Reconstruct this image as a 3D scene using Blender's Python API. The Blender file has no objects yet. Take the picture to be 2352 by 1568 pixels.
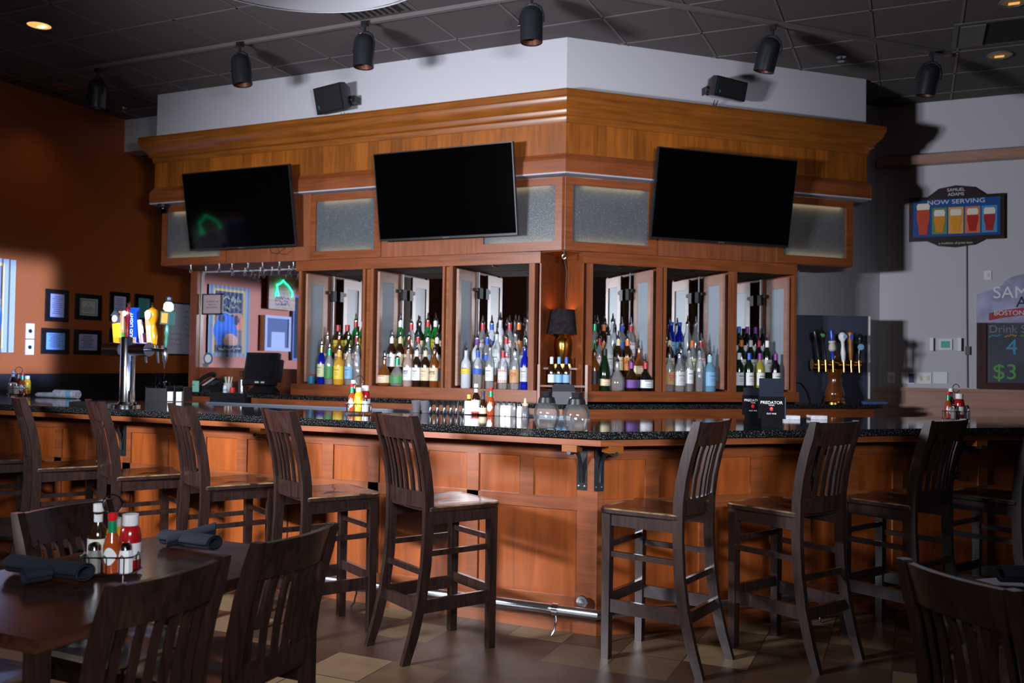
import bpy, bmesh, math, random
import numpy as np
from mathutils import Vector, Matrix
random.seed(7)
S = bpy.context.scene
COL = S.collection
PI = math.pi
# ------------------------------------------------------------------ camera frame and pixel helpers (2352x1568)
FPX = 2077.4
H = 1.40
yaw, pitch, roll = [math.radians(a) for a in (23.923, 1.4028, 0.868)]
fw = np.array([-math.sin(yaw)*math.cos(pitch), math.cos(yaw)*math.cos(pitch), math.sin(pitch)])
rt = np.array([math.cos(yaw), math.sin(yaw), 0.]); up = np.cross(rt, fw)
CR = math.cos(roll)*rt + math.sin(roll)*up; CU = np.cross(CR, fw)
C0 = np.array([0, 0, H])
ANG = math.radians(42.75)
AX = np.array([1., 0, 0]); AY = np.array([0, 1., 0])
D = np.array([math.cos(ANG), math.sin(ANG), 0]); DN = np.array([-math.sin(ANG), math.cos(ANG), 0])
KM = (AY + DN)/(1 + AY @ DN)
O = np.array([-2.507, 6.64, 0])            # corner of the back bar canopy
EB = np.array([-1.402, 4.26, 0])           # corner of the bar's granite edge
CEIL = 3.985
def ray(x, y): return CR*(x-1176) + CU*(784-y) + fw*FPX
def onz(x, y, z):
    d = ray(x, y); return C0 + d*((z-H)/d[2])
def onp(x, y, n, c):
    d = ray(x, y); return C0 + d*((c - n @ C0)/(n @ d))
def onL(x, y, d): return onp(x, y, AY, O[1]+d)
def onR(x, y, d): return onp(x, y, DN, DN @ O + d)
def onW(x, y): return onp(x, y, AX, -7.85)
def onB(x, y, e=0): return onp(x, y, AY, 9.55-e)
def ptL(s, d, z): return Vector((O[0]-s, O[1]+d, z))
def ptR(s, d, z): return Vector(O + D*s + DN*d) + Vector((0, 0, z))
# ------------------------------------------------------------------ materials
MATS = {}
def newmat(name):
    m = bpy.data.materials.new(name); m.use_nodes = True; nt = m.node_tree
    return m, nt, nt.nodes['Principled BSDF']
def P(name, col, rough=.5, metal=0, spec=.5, coat=0, trans=0, ior=1.45, emit=None, es=0, var=0, bump=0, bscale=200):
    if name in MATS: return MATS[name]
    m, nt, b = newmat(name); N = nt.nodes; L = nt.links
    b.inputs['Base Color'].default_value = (*col, 1); b.inputs['Roughness'].default_value = rough
    b.inputs['Metallic'].default_value = metal; b.inputs['Specular IOR Level'].default_value = spec
    b.inputs['Coat Weight'].default_value = coat; b.inputs['Coat Roughness'].default_value = .11
    b.inputs['Transmission Weight'].default_value = trans; b.inputs['IOR'].default_value = ior
    if emit: b.inputs['Emission Color'].default_value = (*emit, 1); b.inputs['Emission Strength'].default_value = es
    if var or bump:
        tc = N.new('ShaderNodeTexCoord'); no = N.new('ShaderNodeTexNoise'); no.inputs['Scale'].default_value = bscale
        no.inputs['Detail'].default_value = 3
        L.new(tc.outputs['Object'], no.inputs['Vector'])
        if var:
            r = N.new('ShaderNodeValToRGB'); e = r.color_ramp.elements
            e[0].position = .3; e[1].position = .7
            e[0].color = (*[c*(1-var) for c in col], 1); e[1].color = (*[min(1, c*(1+var)) for c in col], 1)
            L.new(no.outputs['Fac'], r.inputs['Fac']); L.new(r.outputs['Color'], b.inputs['Base Color'])
        if bump:
            bu = N.new('ShaderNodeBump'); bu.inputs['Strength'].default_value = bump; bu.inputs['Distance'].default_value = .002
            L.new(no.outputs['Fac'], bu.inputs['Height']); L.new(bu.outputs['Normal'], b.inputs['Normal'])
    MATS[name] = m; return m
def math_node(N, L, op, a, b=None, c=None):
    n = N.new('ShaderNodeMath'); n.operation = op
    for i, v in enumerate((a, b, c)):
        if v is None: continue
        if isinstance(v, (int, float)): n.inputs[i].default_value = v
        else: L.new(v, n.inputs[i])
    return n.outputs[0]
def wood(name, dark, light, scale, rough=.35, coat=.3, plank=0, plankw=.11, worn=None):
    """grain = stretched noise with wavy rings; plank = tone change board by board"""
    m, nt, b = newmat(name); N = nt.nodes; L = nt.links
    tc = N.new('ShaderNodeTexCoord'); oi = N.new('ShaderNodeObjectInfo')
    mp = N.new('ShaderNodeMapping'); mp.inputs['Scale'].default_value = scale
    ad = N.new('ShaderNodeVectorMath'); ad.operation = 'ADD'
    sc = N.new('ShaderNodeVectorMath'); sc.operation = 'SCALE'; sc.inputs[0].default_value = (7, 3, 5)
    L.new(oi.outputs['Random'], sc.inputs['Scale'])
    L.new(tc.outputs['Object'], ad.inputs[0]); L.new(sc.outputs[0], ad.inputs[1]); L.new(ad.outputs[0], mp.inputs['Vector'])
    no = N.new('ShaderNodeTexNoise'); no.inputs['Scale'].default_value = 1; no.inputs['Detail'].default_value = 4; no.inputs['Distortion'].default_value = 1.3
    L.new(mp.outputs[0], no.inputs['Vector'])
    n2 = N.new('ShaderNodeTexNoise'); n2.inputs['Scale'].default_value = 3.1; n2.inputs['Detail'].default_value = 2
    L.new(tc.outputs['Object'], n2.inputs['Vector'])
    f = math_node(N, L, 'ADD', math_node(N, L, 'MULTIPLY', no.outputs['Fac'], .7), math_node(N, L, 'MULTIPLY', n2.outputs['Fac'], .35))
    if plank:
        sx = N.new('ShaderNodeSeparateXYZ'); L.new(tc.outputs['Object'], sx.inputs[0])
        q = math_node(N, L, 'FLOOR', math_node(N, L, 'DIVIDE', math_node(N, L, 'ADD', sx.outputs[0], math_node(N, L, 'MULTIPLY', sx.outputs[1], .36)), plankw))
        wn = N.new('ShaderNodeTexWhiteNoise'); wn.noise_dimensions = '1D'; L.new(q, wn.inputs['W'])
        f = math_node(N, L, 'ADD', f, math_node(N, L, 'MULTIPLY', math_node(N, L, 'SUBTRACT', wn.outputs['Value'], .5), plank))
    r = N.new('ShaderNodeValToRGB'); e = r.color_ramp.elements
    e[0].position = .3; e[1].position = .75; e[0].color = (*dark, 1); e[1].color = (*light, 1)
    L.new(f, r.inputs['Fac'])
    out = r.outputs['Color']
    if worn:
        n3 = N.new('ShaderNodeTexNoise'); n3.inputs['Scale'].default_value = 11; n3.inputs['Detail'].default_value = 3
        L.new(ad.outputs[0], n3.inputs['Vector'])
        rr = N.new('ShaderNodeValToRGB'); rr.color_ramp.elements[0].position = .36; rr.color_ramp.elements[1].position = .66
        L.new(n3.outputs['Fac'], rr.inputs['Fac'])
        mx = N.new('ShaderNodeMix'); mx.data_type = 'RGBA'; mx.inputs['B'].default_value = (*worn, 1)
        L.new(rr.outputs['Color'], mx.inputs['Factor']); L.new(out, mx.inputs['A']); out = mx.outputs['Result']
    L.new(out, b.inputs['Base Color'])
    b.inputs['Roughness'].default_value = rough; b.inputs['Coat Weight'].default_value = coat; b.inputs['Coat Roughness'].default_value = .15
    bu = N.new('ShaderNodeBump'); bu.inputs['Strength'].default_value = .08; bu.inputs['Distance'].default_value = .002
    L.new(no.outputs['Fac'], bu.inputs['Height']); L.new(bu.outputs['Normal'], b.inputs['Normal'])
    MATS[name] = m; return m
CH_D, CH_L = (.12, .030, .0085), (.275, .074, .020)
W_V = wood('cherry_vertical', CH_D, CH_L, (22, 22, 1.6), .38, .25)
W_VM = wood('cherry_vertical_matte', CH_D, CH_L, (22, 22, 1.6), .6, 0)
W_H = wood('cherry_horizontal', CH_D, CH_L, (1.6, 1.6, 26), .38, .25)
W_FR = wood('cherry_frieze_boards', (.155, .044, .004), (.345, .098, .010), (22, 22, 1.6), .4, .2, .26, .115)
W_CR = wood('cherry_crown', (.13, .036, .004), (.30, .092, .011), (1.6, 1.6, 26), .35, .3)
W_PAN = wood('cherry_panel', (.165, .037, .007), (.34, .080, .015), (16, 16, 1.4), .32, .35)
W_PAL = wood('pale_oiled_trim', (.30, .15, .11), (.42, .24, .18), (2, 2, 22), .4, .2)
W_DK = wood('espresso_wood', (.006, .003, .0027), (.036, .0165, .0135), (30, 30, 4), .3, .6)
W_DKW = wood('espresso_worn_edge', (.012, .006, .005), (.035, .017, .012), (26, 26, 5), .4, .2, worn=(.30, .19, .09))
W_TT = wood('espresso_tabletop', (.016, .006, .004), (.07, .026, .013), (22, 4, 22), .2, .5)
W_TAP = wood('tap_tower_wood', (.06, .014, .004), (.18, .05, .012), (18, 18, 3), .2, .6)
CHROME = P('chrome', (.75, .77, .8), .12, 1)
STEEL = P('brushed_steel', (.55, .56, .6), .25, 1, bump=.02)
BRASS = P('brass', (.62, .36, .10), .18, 1)
BLKP = P('black_plastic', (.012, .012, .014), .35)
BLKG = P('black_gloss', (.0008, .0008, .001), .07, spec=.25)
BLKM = P('black_metal', (.012, .014, .018), .32, spec=.6)
DGREY = P('charcoal_plastic', (.045, .05, .06), .45)
GRILL = P('speaker_grille', (.008, .008, .01), .6, bump=.5, bscale=900)
WHITE = P('white_plastic', (.8, .8, .8), .35)
PAPER = P('paper_white', (.62, .64, .75), .7)
MIRROR = P('mirror_silver', (.86, .87, .87), .004, 1)
def thinglass(name='thin_clear_glass', haze=.05, tint=(.93, .95, .95), fk=.8, gr=.03):
    m, nt, b = newmat(name); N = nt.nodes; L = nt.links
    t = N.new('ShaderNodeBsdfTransparent'); t.inputs[0].default_value = (*tint, 1); g = N.new('ShaderNodeBsdfGlossy'); g.inputs['Roughness'].default_value = gr
    lw = N.new('ShaderNodeLayerWeight'); lw.inputs['Blend'].default_value = .22
    f = math_node(N, L, 'ADD', math_node(N, L, 'MULTIPLY', lw.outputs['Fresnel'], fk), .06); mx = N.new('ShaderNodeMixShader')
    df = N.new('ShaderNodeBsdfDiffuse'); m2 = N.new('ShaderNodeMixShader'); m2.inputs[0].default_value = haze; L.new(t.outputs[0], m2.inputs[1]); L.new(df.outputs[0], m2.inputs[2])
    L.new(f, mx.inputs[0]); L.new(m2.outputs[0], mx.inputs[1]); L.new(g.outputs[0], mx.inputs[2]); L.new(mx.outputs[0], N['Material Output'].inputs['Surface']); return m
GLASSC = thinglass()
PLATE = P('outlet_plate', (.75, .75, .78), .3)
CLOTH = P('navy_napkin_cloth', (.003, .0065, .014), .9, var=.3, bump=.4, bscale=700)
def granite():
    m, nt, b = newmat('black_granite'); N = nt.nodes; L = nt.links
    tc = N.new('ShaderNodeTexCoord'); no = N.new('ShaderNodeTexNoise'); no.inputs['Scale'].default_value = 150; no.inputs['Detail'].default_value = 2
    L.new(tc.outputs['Object'], no.inputs['Vector'])
    r = N.new('ShaderNodeValToRGB'); e = r.color_ramp.elements
    e[0].position = .52; e[0].color = (.004, .0045, .005, 1); e[1].position = .74; e[1].color = (.10, .105, .10, 1)
    L.new(no.outputs['Fac'], r.inputs['Fac']); L.new(r.outputs['Color'], b.inputs['Base Color'])
    b.inputs['Roughness'].default_value = .06; b.inputs['Specular IOR Level'].default_value = .8
    MATS['g'] = m; return m
GRAN = granite()
def tiles():
    m, nt, b = newmat('slate_floor_tiles'); N = nt.nodes; L = nt.links
    g = N.new('ShaderNodeNewGeometry'); sx = N.new('ShaderNodeSeparateXYZ'); L.new(g.outputs['Position'], sx.inputs[0])
    u = math_node(N, L, 'DIVIDE', math_node(N, L, 'ADD', sx.outputs[0], 1.607), .3048)
    v = math_node(N, L, 'DIVIDE', math_node(N, L, 'SUBTRACT', sx.outputs[1], 3.995), .306)
    cb = N.new('ShaderNodeCombineXYZ'); L.new(math_node(N, L, 'FLOOR', u), cb.inputs[0]); L.new(math_node(N, L, 'FLOOR', v), cb.inputs[1])
    wn = N.new('ShaderNodeTexWhiteNoise'); L.new(cb.outputs[0], wn.inputs['Vector'])
    no = N.new('ShaderNodeTexNoise'); no.inputs['Scale'].default_value = 9; no.inputs['Detail'].default_value = 5
    L.new(g.outputs['Position'], no.inputs['Vector'])
    f = math_node(N, L, 'ADD', math_node(N, L, 'MULTIPLY', wn.outputs['Value'], .85), math_node(N, L, 'MULTIPLY', no.outputs['Fac'], .28))
    r = N.new('ShaderNodeValToRGB'); r.color_ramp.interpolation = 'LINEAR'; e = r.color_ramp.elements
    e[0].position = .1; e[0].color = (.042, .019, .012, 1); e[1].position = .98; e[1].color = (.20, .135, .07, 1)
    k = e.new(.55); k.color = (.075, .039, .022, 1)
    L.new(f, r.inputs['Fac'])
    def edge(q):
        fr = math_node(N, L, 'FRACT', q); return math_node(N, L, 'MINIMUM', fr, math_node(N, L, 'SUBTRACT', 1, fr))
    gm = math_node(N, L, 'LESS_THAN', math_node(N, L, 'MINIMUM', edge(u), edge(v)), .011)
    mx = N.new('ShaderNodeMix'); mx.data_type = 'RGBA'; mx.inputs['B'].default_value = (.035, .026, .022, 1)
    L.new(gm, mx.inputs['Factor']); L.new(r.outputs['Color'], mx.inputs['A']); L.new(mx.outputs['Result'], b.inputs['Base Color'])
    b.inputs['Roughness'].default_value = .45
    bu = N.new('ShaderNodeBump'); bu.inputs['Strength'].default_value = .25; bu.inputs['Distance'].default_value = .003
    L.new(math_node(N, L, 'SUBTRACT', no.outputs['Fac'], gm), bu.inputs['Height']); L.new(bu.outputs['Normal'], b.inputs['Normal'])
    return m
def frosted(name, col=(.5, .56, .6), tl=.45, speck=True):
    m, nt, b = newmat(name); N = nt.nodes; L = nt.links
    tr = N.new('ShaderNodeBsdfTranslucent'); tr.inputs['Color'].default_value = (.95, .93, .85, 1)
    mx = N.new('ShaderNodeMixShader'); mx.inputs[0].default_value = tl
    b.inputs['Base Color'].default_value = (*col, 1); b.inputs['Roughness'].default_value = .3
    tc = N.new('ShaderNodeTexCoord'); no = N.new('ShaderNodeTexNoise'); no.inputs['Scale'].default_value = 160
    L.new(tc.outputs['Object'], no.inputs['Vector'])
    if speck:
        r = N.new('ShaderNodeValToRGB'); e = r.color_ramp.elements; e[0].position = .6; e[1].position = .8
        e[0].color = (*col, 1); e[1].color = (.55, .6, .65, 1); L.new(no.outputs['Fac'], r.inputs['Fac']); L.new(r.outputs['Color'], b.inputs['Base Color'])
    bu = N.new('ShaderNodeBump'); bu.inputs['Strength'].default_value = .5; bu.inputs['Distance'].default_value = .002
    L.new(no.outputs['Fac'], bu.inputs['Height']); L.new(bu.outputs['Normal'], b.inputs['Normal'])
    L.new(b.outputs[0], mx.inputs[1]); L.new(tr.outputs[0], mx.inputs[2])
    L.new(mx.outputs[0], N['Material Output'].inputs['Surface']); return m
FROST = frosted('seeded_frosted_glass', (.10, .115, .13), .34)
FROSTD = frosted('frosted_door_glass', (.42, .50, .58), .3, False)
# ------------------------------------------------------------------ mesh builder
class MB:
    def __init__(s, T=None): s.bm = bmesh.new(); s.T = T or Matrix()
    def v(s, p): return s.bm.verts.new(s.T @ Vector([float(c) for c in p]))
    def f(s, vs, m=0):
        try: q = s.bm.faces.new(vs); q.material_index = m; return q
        except ValueError: return None
    def box(s, a, b, m=0):
        x0, y0, z0 = a; x1, y1, z1 = b
        v = [s.v(p) for p in ((x0,y0,z0),(x1,y0,z0),(x1,y1,z0),(x0,y1,z0),(x0,y0,z1),(x1,y0,z1),(x1,y1,z1),(x0,y1,z1))]
        for q in ((0,3,2,1),(4,5,6,7),(0,1,5,4),(1,2,6,5),(2,3,7,6),(3,0,4,7)): s.f([v[i] for i in q], m)
        return s
    def cbox(s, c, d, m=0):
        return s.box([c[i]-d[i]/2 for i in range(3)], [c[i]+d[i]/2 for i in range(3)], m)
    def loft(s, rings, m=0, caps=True, closed=True, loop=False):
        R = [[s.v(p) for p in r] for r in rings]; n = len(R[0])
        for i in range(len(R) if loop else len(R)-1):
            a, b = R[i], R[(i+1) % len(R)]
            for j in range(n if closed else n-1): s.f([a[j], a[(j+1) % n], b[(j+1) % n], b[j]], m)
        if caps and closed and not loop: s.f(R[0][::-1], m); s.f(R[-1], m)
        return s
    def poly(s, pts, z0, z1, m=0):
        return s.loft([[(x, y, z0) for x, y in pts], [(x, y, z1) for x, y in pts]], m)
    def polyv(s, pts, y0, y1, m=0):           # outline in x,z extruded along y
        return s.loft([[(x, y0, z) for x, z in pts], [(x, y1, z) for x, z in pts]], m)
    def lathe(s, prof, seg=20, m=0, c=(0, 0, 0), sx=1, sy=1, caps=True):
        rings = [[(c[0]+max(r, 1e-4)*sx*math.cos(2*PI*k/seg), c[1]+max(r, 1e-4)*sy*math.sin(2*PI*k/seg), c[2]+z) for k in range(seg)] for r, z in prof]
        return s.loft(rings, m, caps)
    def cyl(s, a, b, r0, r1=None, seg=14, m=0):
        return s.tube([a, b], [r0, r0 if r1 is None else r1], seg, m)
    def tube(s, pts, r, seg=8, m=0, closed=False):
        pts = [Vector([float(c) for c in p]) for p in pts]; n = len(pts); rings = []; u = None
        for i, p in enumerate(pts):
            t = (pts[(i+1) % n] - pts[i-1]) if closed else (pts[min(i+1, n-1)] - pts[max(i-1, 0)])
            t.normalize()
            if u is None: u = t.orthogonal().normalized()
            u = (u - t*u.dot(t)); u = u.normalized() if u.length > 1e-6 else t.orthogonal().normalized()
            w = t.cross(u); rr = r[i] if isinstance(r, (list, tuple)) else r
            rings.append([p + (u*math.cos(2*PI*k/seg) + w*math.sin(2*PI*k/seg))*rr for k in range(seg)])
        return s.loft(rings, m, loop=closed)
    def sweep(s, path, prof, m=0, caps=True):
        """path: 2-D polyline; prof: closed list of (outward offset, z), outward = right of travel"""
        n = len(path); rings = []
        for i in range(n):
            ns = []
            for a, b in ((i-1, i), (i, i+1)):
                if a < 0 or b >= n: continue
                dx, dy = path[b][0]-path[a][0], path[b][1]-path[a][1]; l = math.hypot(dx, dy); ns.append((dy/l, -dx/l))
            if len(ns) == 1: mx = ns[0]
            else:
                k = 1 + ns[0][0]*ns[1][0] + ns[0][1]*ns[1][1]; mx = ((ns[0][0]+ns[1][0])/k, (ns[0][1]+ns[1][1])/k)
            rings.append([(path[i][0]+mx[0]*o, path[i][1]+mx[1]*o, z) for o, z in prof])
        return s.loft(rings, m, caps)
    def bevel(s, w, m=-1, seg=1, ang=30):
        es = [e for e in s.bm.edges if len(e.link_faces) == 2 and e.calc_face_angle(0) > math.radians(ang)]
        bmesh.ops.bevel(s.bm, geom=es, offset=w, segments=seg, profile=.5, affect='EDGES', material=m, clamp_overlap=True); return s
    def ob(s, name, mats, parent=None, smooth=35, kind=None):
        bmesh.ops.recalc_face_normals(s.bm, faces=s.bm.faces)
        me = bpy.data.meshes.new(name); s.bm.to_mesh(me); s.bm.free()
        for m in (mats if isinstance(mats, (list, tuple)) else [mats]): me.materials.append(m)
        if smooth:
            me.polygons.foreach_set('use_smooth', [True]*len(me.polygons))
            me.set_sharp_from_angle(angle=math.radians(smooth))
        o = bpy.data.objects.new(name, me); COL.objects.link(o)
        if parent is not None: o.parent = parent
        if kind: o['kind'] = kind
        return o
def tag(o, label, cat, group=None):
    o['label'] = label; o['category'] = cat
    if group: o['group'] = group
    return o
def thing(name, label, cat, loc=(0, 0, 0), rz=0, group=None):
    o = bpy.data.objects.new(name, None); COL.objects.link(o); o.empty_display_size = .05
    o.location = [float(c) for c in loc]; o.rotation_euler = (0, 0, rz)
    return tag(o, label, cat, group)
def copy_tree(o, parent=None):
    c = o.copy(); COL.objects.link(c)
    if parent is not None: c.parent = parent
    for ch in list(o.children): copy_tree(ch, c)
    return c
def dup(o, label, loc, rz=None, group=None):
    c = copy_tree(o); c['label'] = label; c.location = [float(k) for k in loc]
    if rz is not None: c.rotation_euler = (0, 0, rz)
    if group: c['group'] = group
    return c
def text(body, parent, loc, size, mat, rot=(PI/2, 0, 0), align='CENTER', sx=1, name='lettering', ext=.0006):
    cu = bpy.data.curves.new(name, 'FONT'); cu.body = body; cu.size = size; cu.align_x = align; cu.align_y = 'CENTER'; cu.extrude = ext
    cu.materials.append(mat); tmp = bpy.data.objects.new('tmp', cu); COL.objects.link(tmp)
    bpy.context.view_layer.update()
    me = bpy.data.meshes.new_from_object(tmp.evaluated_get(bpy.context.evaluated_depsgraph_get())); me.name = name
    bpy.data.objects.remove(tmp); o = bpy.data.objects.new(name, me); COL.objects.link(o)
    o.parent = parent; o.location = loc; o.rotation_euler = rot; o.scale = (sx, 1, 1); return o
def T(loc, rz=0): return Matrix.Translation(Vector([float(c) for c in loc])) @ Matrix.Rotation(rz, 4, 'Z')
def arc(cx, cz, r, a0, a1, n): return [(cx+r*math.cos(a0+(a1-a0)*i/n), cz+r*math.sin(a0+(a1-a0)*i/n)) for i in range(n+1)]
# ================================================================== SETTING
WL, WB = -7.85, 9.55
MB().box((WL-.3, -4, -.1), (9, WB+.3, 0)).ob('floor', tiles(), kind='structure', smooth=0)
CT = P('ceiling_tile', (.105, .086, .088), .9, var=.12, bump=.2, bscale=260)
CG = P('ceiling_grid_bar', (.15, .128, .126), .5)
c = MB().box((WL-.3, -4, CEIL), (9, WB+.3, CEIL+.1))
x = -.29 - .61*13
while x < 9: c.box((x-.009, -4, CEIL-.004), (x+.009, WB, CEIL+.01), 1); x += .61
y = 6.36 - .583*17
while y < WB: c.box((WL, y-.009, CEIL-.004), (9, y+.009, CEIL+.01), 1); y += .583
c.ob('ceiling', [CT, CG], kind='structure', smooth=0)
ORANGE = P('orange_wall_paint', (.31, .076, .017), .42, var=.05, bump=.1, bscale=300)
GREY = P('pale_grey_wall_paint', (.48, .467, .51), .6, bump=.12, bscale=300)
BLKW = P('black_wainscot_paint', (.012, .011, .013), .4)
MB().box((WL-.15, -4, 0), (WL, WB, CEIL)).ob('wall_left', ORANGE, kind='structure')
MB().box((WL, -4, 0), (WL+.014, WB, 1.232)).ob('trim_1', BLKW, kind='structure')
MB().box((WL, WB, 0), (9, WB+.15, CEIL)).ob('wall_back', GREY, kind='structure')
MB().box((9, -4, 0), (9.15, WB, CEIL)).ob('wall_right', GREY, kind='structure')
# spine wall that carries the back bar, bent like it
sL = ptL(4.33, .64, 0); sR = O + D*3.62 + DN*.64; kc = O + KM*.64
MB().sweep([(sL.x, sL.y), (kc[0], kc[1]), (sR[0], sR[1])], [(0, 0), (0, CEIL), (-.12, CEIL), (-.12, 0)]).ob('wall_spine', GREY, kind='structure')
MB().box((WL, 7.22, 3.635), (ptL(4.28, 0, 0).x, 7.42, CEIL)).ob('wall_header', GREY, kind='structure')
# bulkhead above the canopy
Lc = ptL(4.285, 0, 0); Rc = ptR(2.88, 0, 0); Lb = ptL(4.285, .75, 0); Rb = ptR(2.88, .7, 0)
CAN = [(Lb.x, Lb.y), (Lc.x, Lc.y), (O[0], O[1]), (Rc.x, Rc.y), (Rb.x, Rb.y)]
MB().sweep(CAN, [(0, 3.40), (0, CEIL), (-.2, CEIL), (-.2, 3.40)]).ob('wall_bulkhead', GREY, kind='structure')
# wooden rails on the far wall
zt = onB(2200, 352)[2]; zb = onB(2200, 376)[2]
MB().box((-.33, WB-.12, zb), (9, WB, zb+.085)).sweep([(-.33, WB), (9, WB)], [(.12, zb+.085), (.02, zt+.02), (0, zt+.02), (0, zb+.085)]).ob('trim_2', W_PAL, kind='structure')
z1 = onB(2200, 897)[2]
MB().box((-.7, WB-.03, .9), (9, WB, z1)).box((-.7, WB-.045, z1-.16), (9, WB, z1-.13)).box((-.7, WB-.05, z1-.01), (9, WB, z1+.02)).ob('trim_3', W_PAL, kind='structure')
# ================================================================== CANOPY (crown, frieze, lip)
can = thing('wooden_canopy', 'cherry wood canopy with crown moulding above the televisions and liquor cabinets', 'canopy')
crown = [(.0, 3.60), (.115, 3.60), (.122, 3.585), (.122, 3.545), (.112, 3.535), (.108, 3.515), (.095, 3.49), (.075, 3.468), (.058, 3.452), (.05, 3.43), (.05, 3.415), (.028, 3.405), (.022, 3.39), (.02, 3.36), (0, 3.36)]
crown = [(o, z-.055) for o, z in crown]
MB().sweep(CAN, crown).ob('crown_moulding', W_CR, can, 25)
MB().sweep(CAN, [(.004, 3.395), (.02, 3.390), (.024, 3.375), (.02, 3.36), (.004, 3.355)]).ob('bead', W_CR, can)
MB().sweep(CAN, [(.006, 3.06), (.006, 3.40), (-.02, 3.40), (-.02, 3.06)]).ob('frieze_board', W_FR, can, 20)
MB().sweep(CAN, [(.006, 3.065), (.038, 3.012), (.038, 2.912), (-.02, 2.912), (-.02, 3.065)]).ob('lower_moulding', W_H, can, 20)
SOF = P('grey_soffit_strip', (.36, .36, .42), .45)
MB().sweep(CAN, [(.036, 2.90), (.036, 2.912), (-.45, 2.912), (-.45, 2.90)]).ob('soffit_strip', SOF, can)
# ================================================================== UPPER LIGHT-BOX CABINETS (glazed doors, lamps inside)
DU = .06
EMW = P('fluorescent_tube', (1, .9, .7), .5, emit=(1, .80, .48), es=5.0)
INT = P('light_box_lining', (.12, .11, .09), .8)
def upper_cab(name, label, org, rz, length, doors, end, x_in):
    t = thing(name, label, 'cabinet', org, rz)
    x0, x1 = (-length, 0) if end < 0 else (0, length)
    z0, z1 = 2.305, 2.90
    b = MB()
    segs = [(x0, doors[0][0])] + [(doors[i][1], doors[i+1][0]) for i in range(len(doors)-1)] + [(doors[-1][1], x1)]
    # mitre at the building corner: the front stays full width, the inside is trimmed
    for a, c2 in segs:
        if c2-a > .005: b.box((a, 0, z0), (c2, .02, z1))
    xa, xb = (x0, -x_in) if end < 0 else (x_in, x1)
    b.box((xa, .02, z0), (xb, .50, z0+.02)).box((xa, .02, z1-.02), (xb, .50, z1))
    e0 = x0 if end < 0 else x1-.02
    b.box((e0, .02, z0+.02), (e0+.02, .50, z1-.02))
    b.bevel(.002).ob('carcass', W_VM, t)
    MB().box((xa+.02, .48, z0+.02), (xb-.02, .499, z1-.02)).ob('lining', INT, t)
    if end > 0:
        MB().box((x1, .06, z0+.05), (x1+.012, .12, z1-.12)).box((x1, .40, z0+.05), (x1+.012, .46, z1-.12)).box((x1, .06, z0), (x1+.012, .46, z0+.06)).ob('end_frame', W_V, t)
    for a, c2, g0, g1, k0, k1 in doors:
        d = MB().box((a, -.014, z0+.002), (g0, .016, z1-.012)).box((g1, -.014, z0+.002), (c2, .016, z1-.012)) \
            .box((g0, -.014, z0+.002), (g1, .016, k0)).box((g0, -.014, k1), (g1, .016, z1-.012)).bevel(.0025).ob('glass_door', W_H, t)
        MB().box((g0-.006, .002, k0-.006), (g1+.006, .008, k1+.006)).ob('glass_pane', FROST, d)
        if g1-g0 > .3:
            MB().cyl((g0+.08, .030, k1-.004), (g1-.05, .030, k1-.004), .011).ob('light_tube', EMW, t)
            MB().cyl((g0+.05, .029, z0+.066), (g1-.03, .029, z0+.066), .013).ob('light_tube', EMW, t)  # lower tube added to imitate light reflected off the box floor
    return t
oL = Vector(O + KM*DU)
gz0, gz1 = 2.378, 2.83
dl = oL.x - O[0]
def sl(s): return -(s) - dl                       # s measured from O along the left face -> local x
upper_cab('light_box_cabinet', 'row of seeded-glass light boxes behind the two left televisions', oL, 0, 4.235+dl,
          [(sl(4.235), sl(3.43), sl(4.175), sl(3.50), gz0, gz1), (sl(2.466), sl(1.72), sl(2.408), sl(1.79), gz0, gz1), (sl(.79), sl(.012), sl(.73), sl(.102), gz0, gz1)], -1, .33)
drx = float((np.array(oL) - O) @ D)
def sr(s): return s - drx
upper_cab('light_box_cabinet', 'row of seeded-glass light boxes behind the right television', oL, ANG, 2.79-drx,
          [(sr(.0), sr(.832), sr(.087), sr(.76), gz0, gz1), (sr(1.996), sr(2.785), sr(2.06), sr(2.715), gz0, gz1)], 1, .33)
# headers and rails that tie the liquor cabinets together
def run_box(name, label, face, s0, s1, d0, d1, z0, z1, mat, cat, bev=.003):
    if face == 'L': o = ptL(s1, d0, 0); rz = 0
    else: o = ptR(s0, d0, 0); rz = ANG
    b = MB().box((0, 0, z0), (s1-s0, d1-d0, z1)).bevel(bev).ob(name, mat)
    b.location = o; b.rotation_euler = (0, 0, rz); return tag(b, label, cat)
run_box('cabinet_header', 'plain cherry header board over the three left liquor cabinets', 'L', .235, 2.64, .08, .10, 2.213, 2.304, W_H, 'header board')
run_box('cabinet_header', 'plain cherry header board over the three right liquor cabinets', 'R', .20, 2.225, .08, .10, 2.213, 2.304, W_H, 'header board')
run_box('cabinet_base_rail', 'cherry base rail under the three left liquor cabinets', 'L', .25, 2.665, .075, .10, 1.09, 1.188, W_H, 'base rail')
run_box('cabinet_base_rail', 'cherry base rail under the three right liquor cabinets', 'R', .215, 2.25, .075, .10, 1.105, 1.188, W_H, 'base rail')
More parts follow.
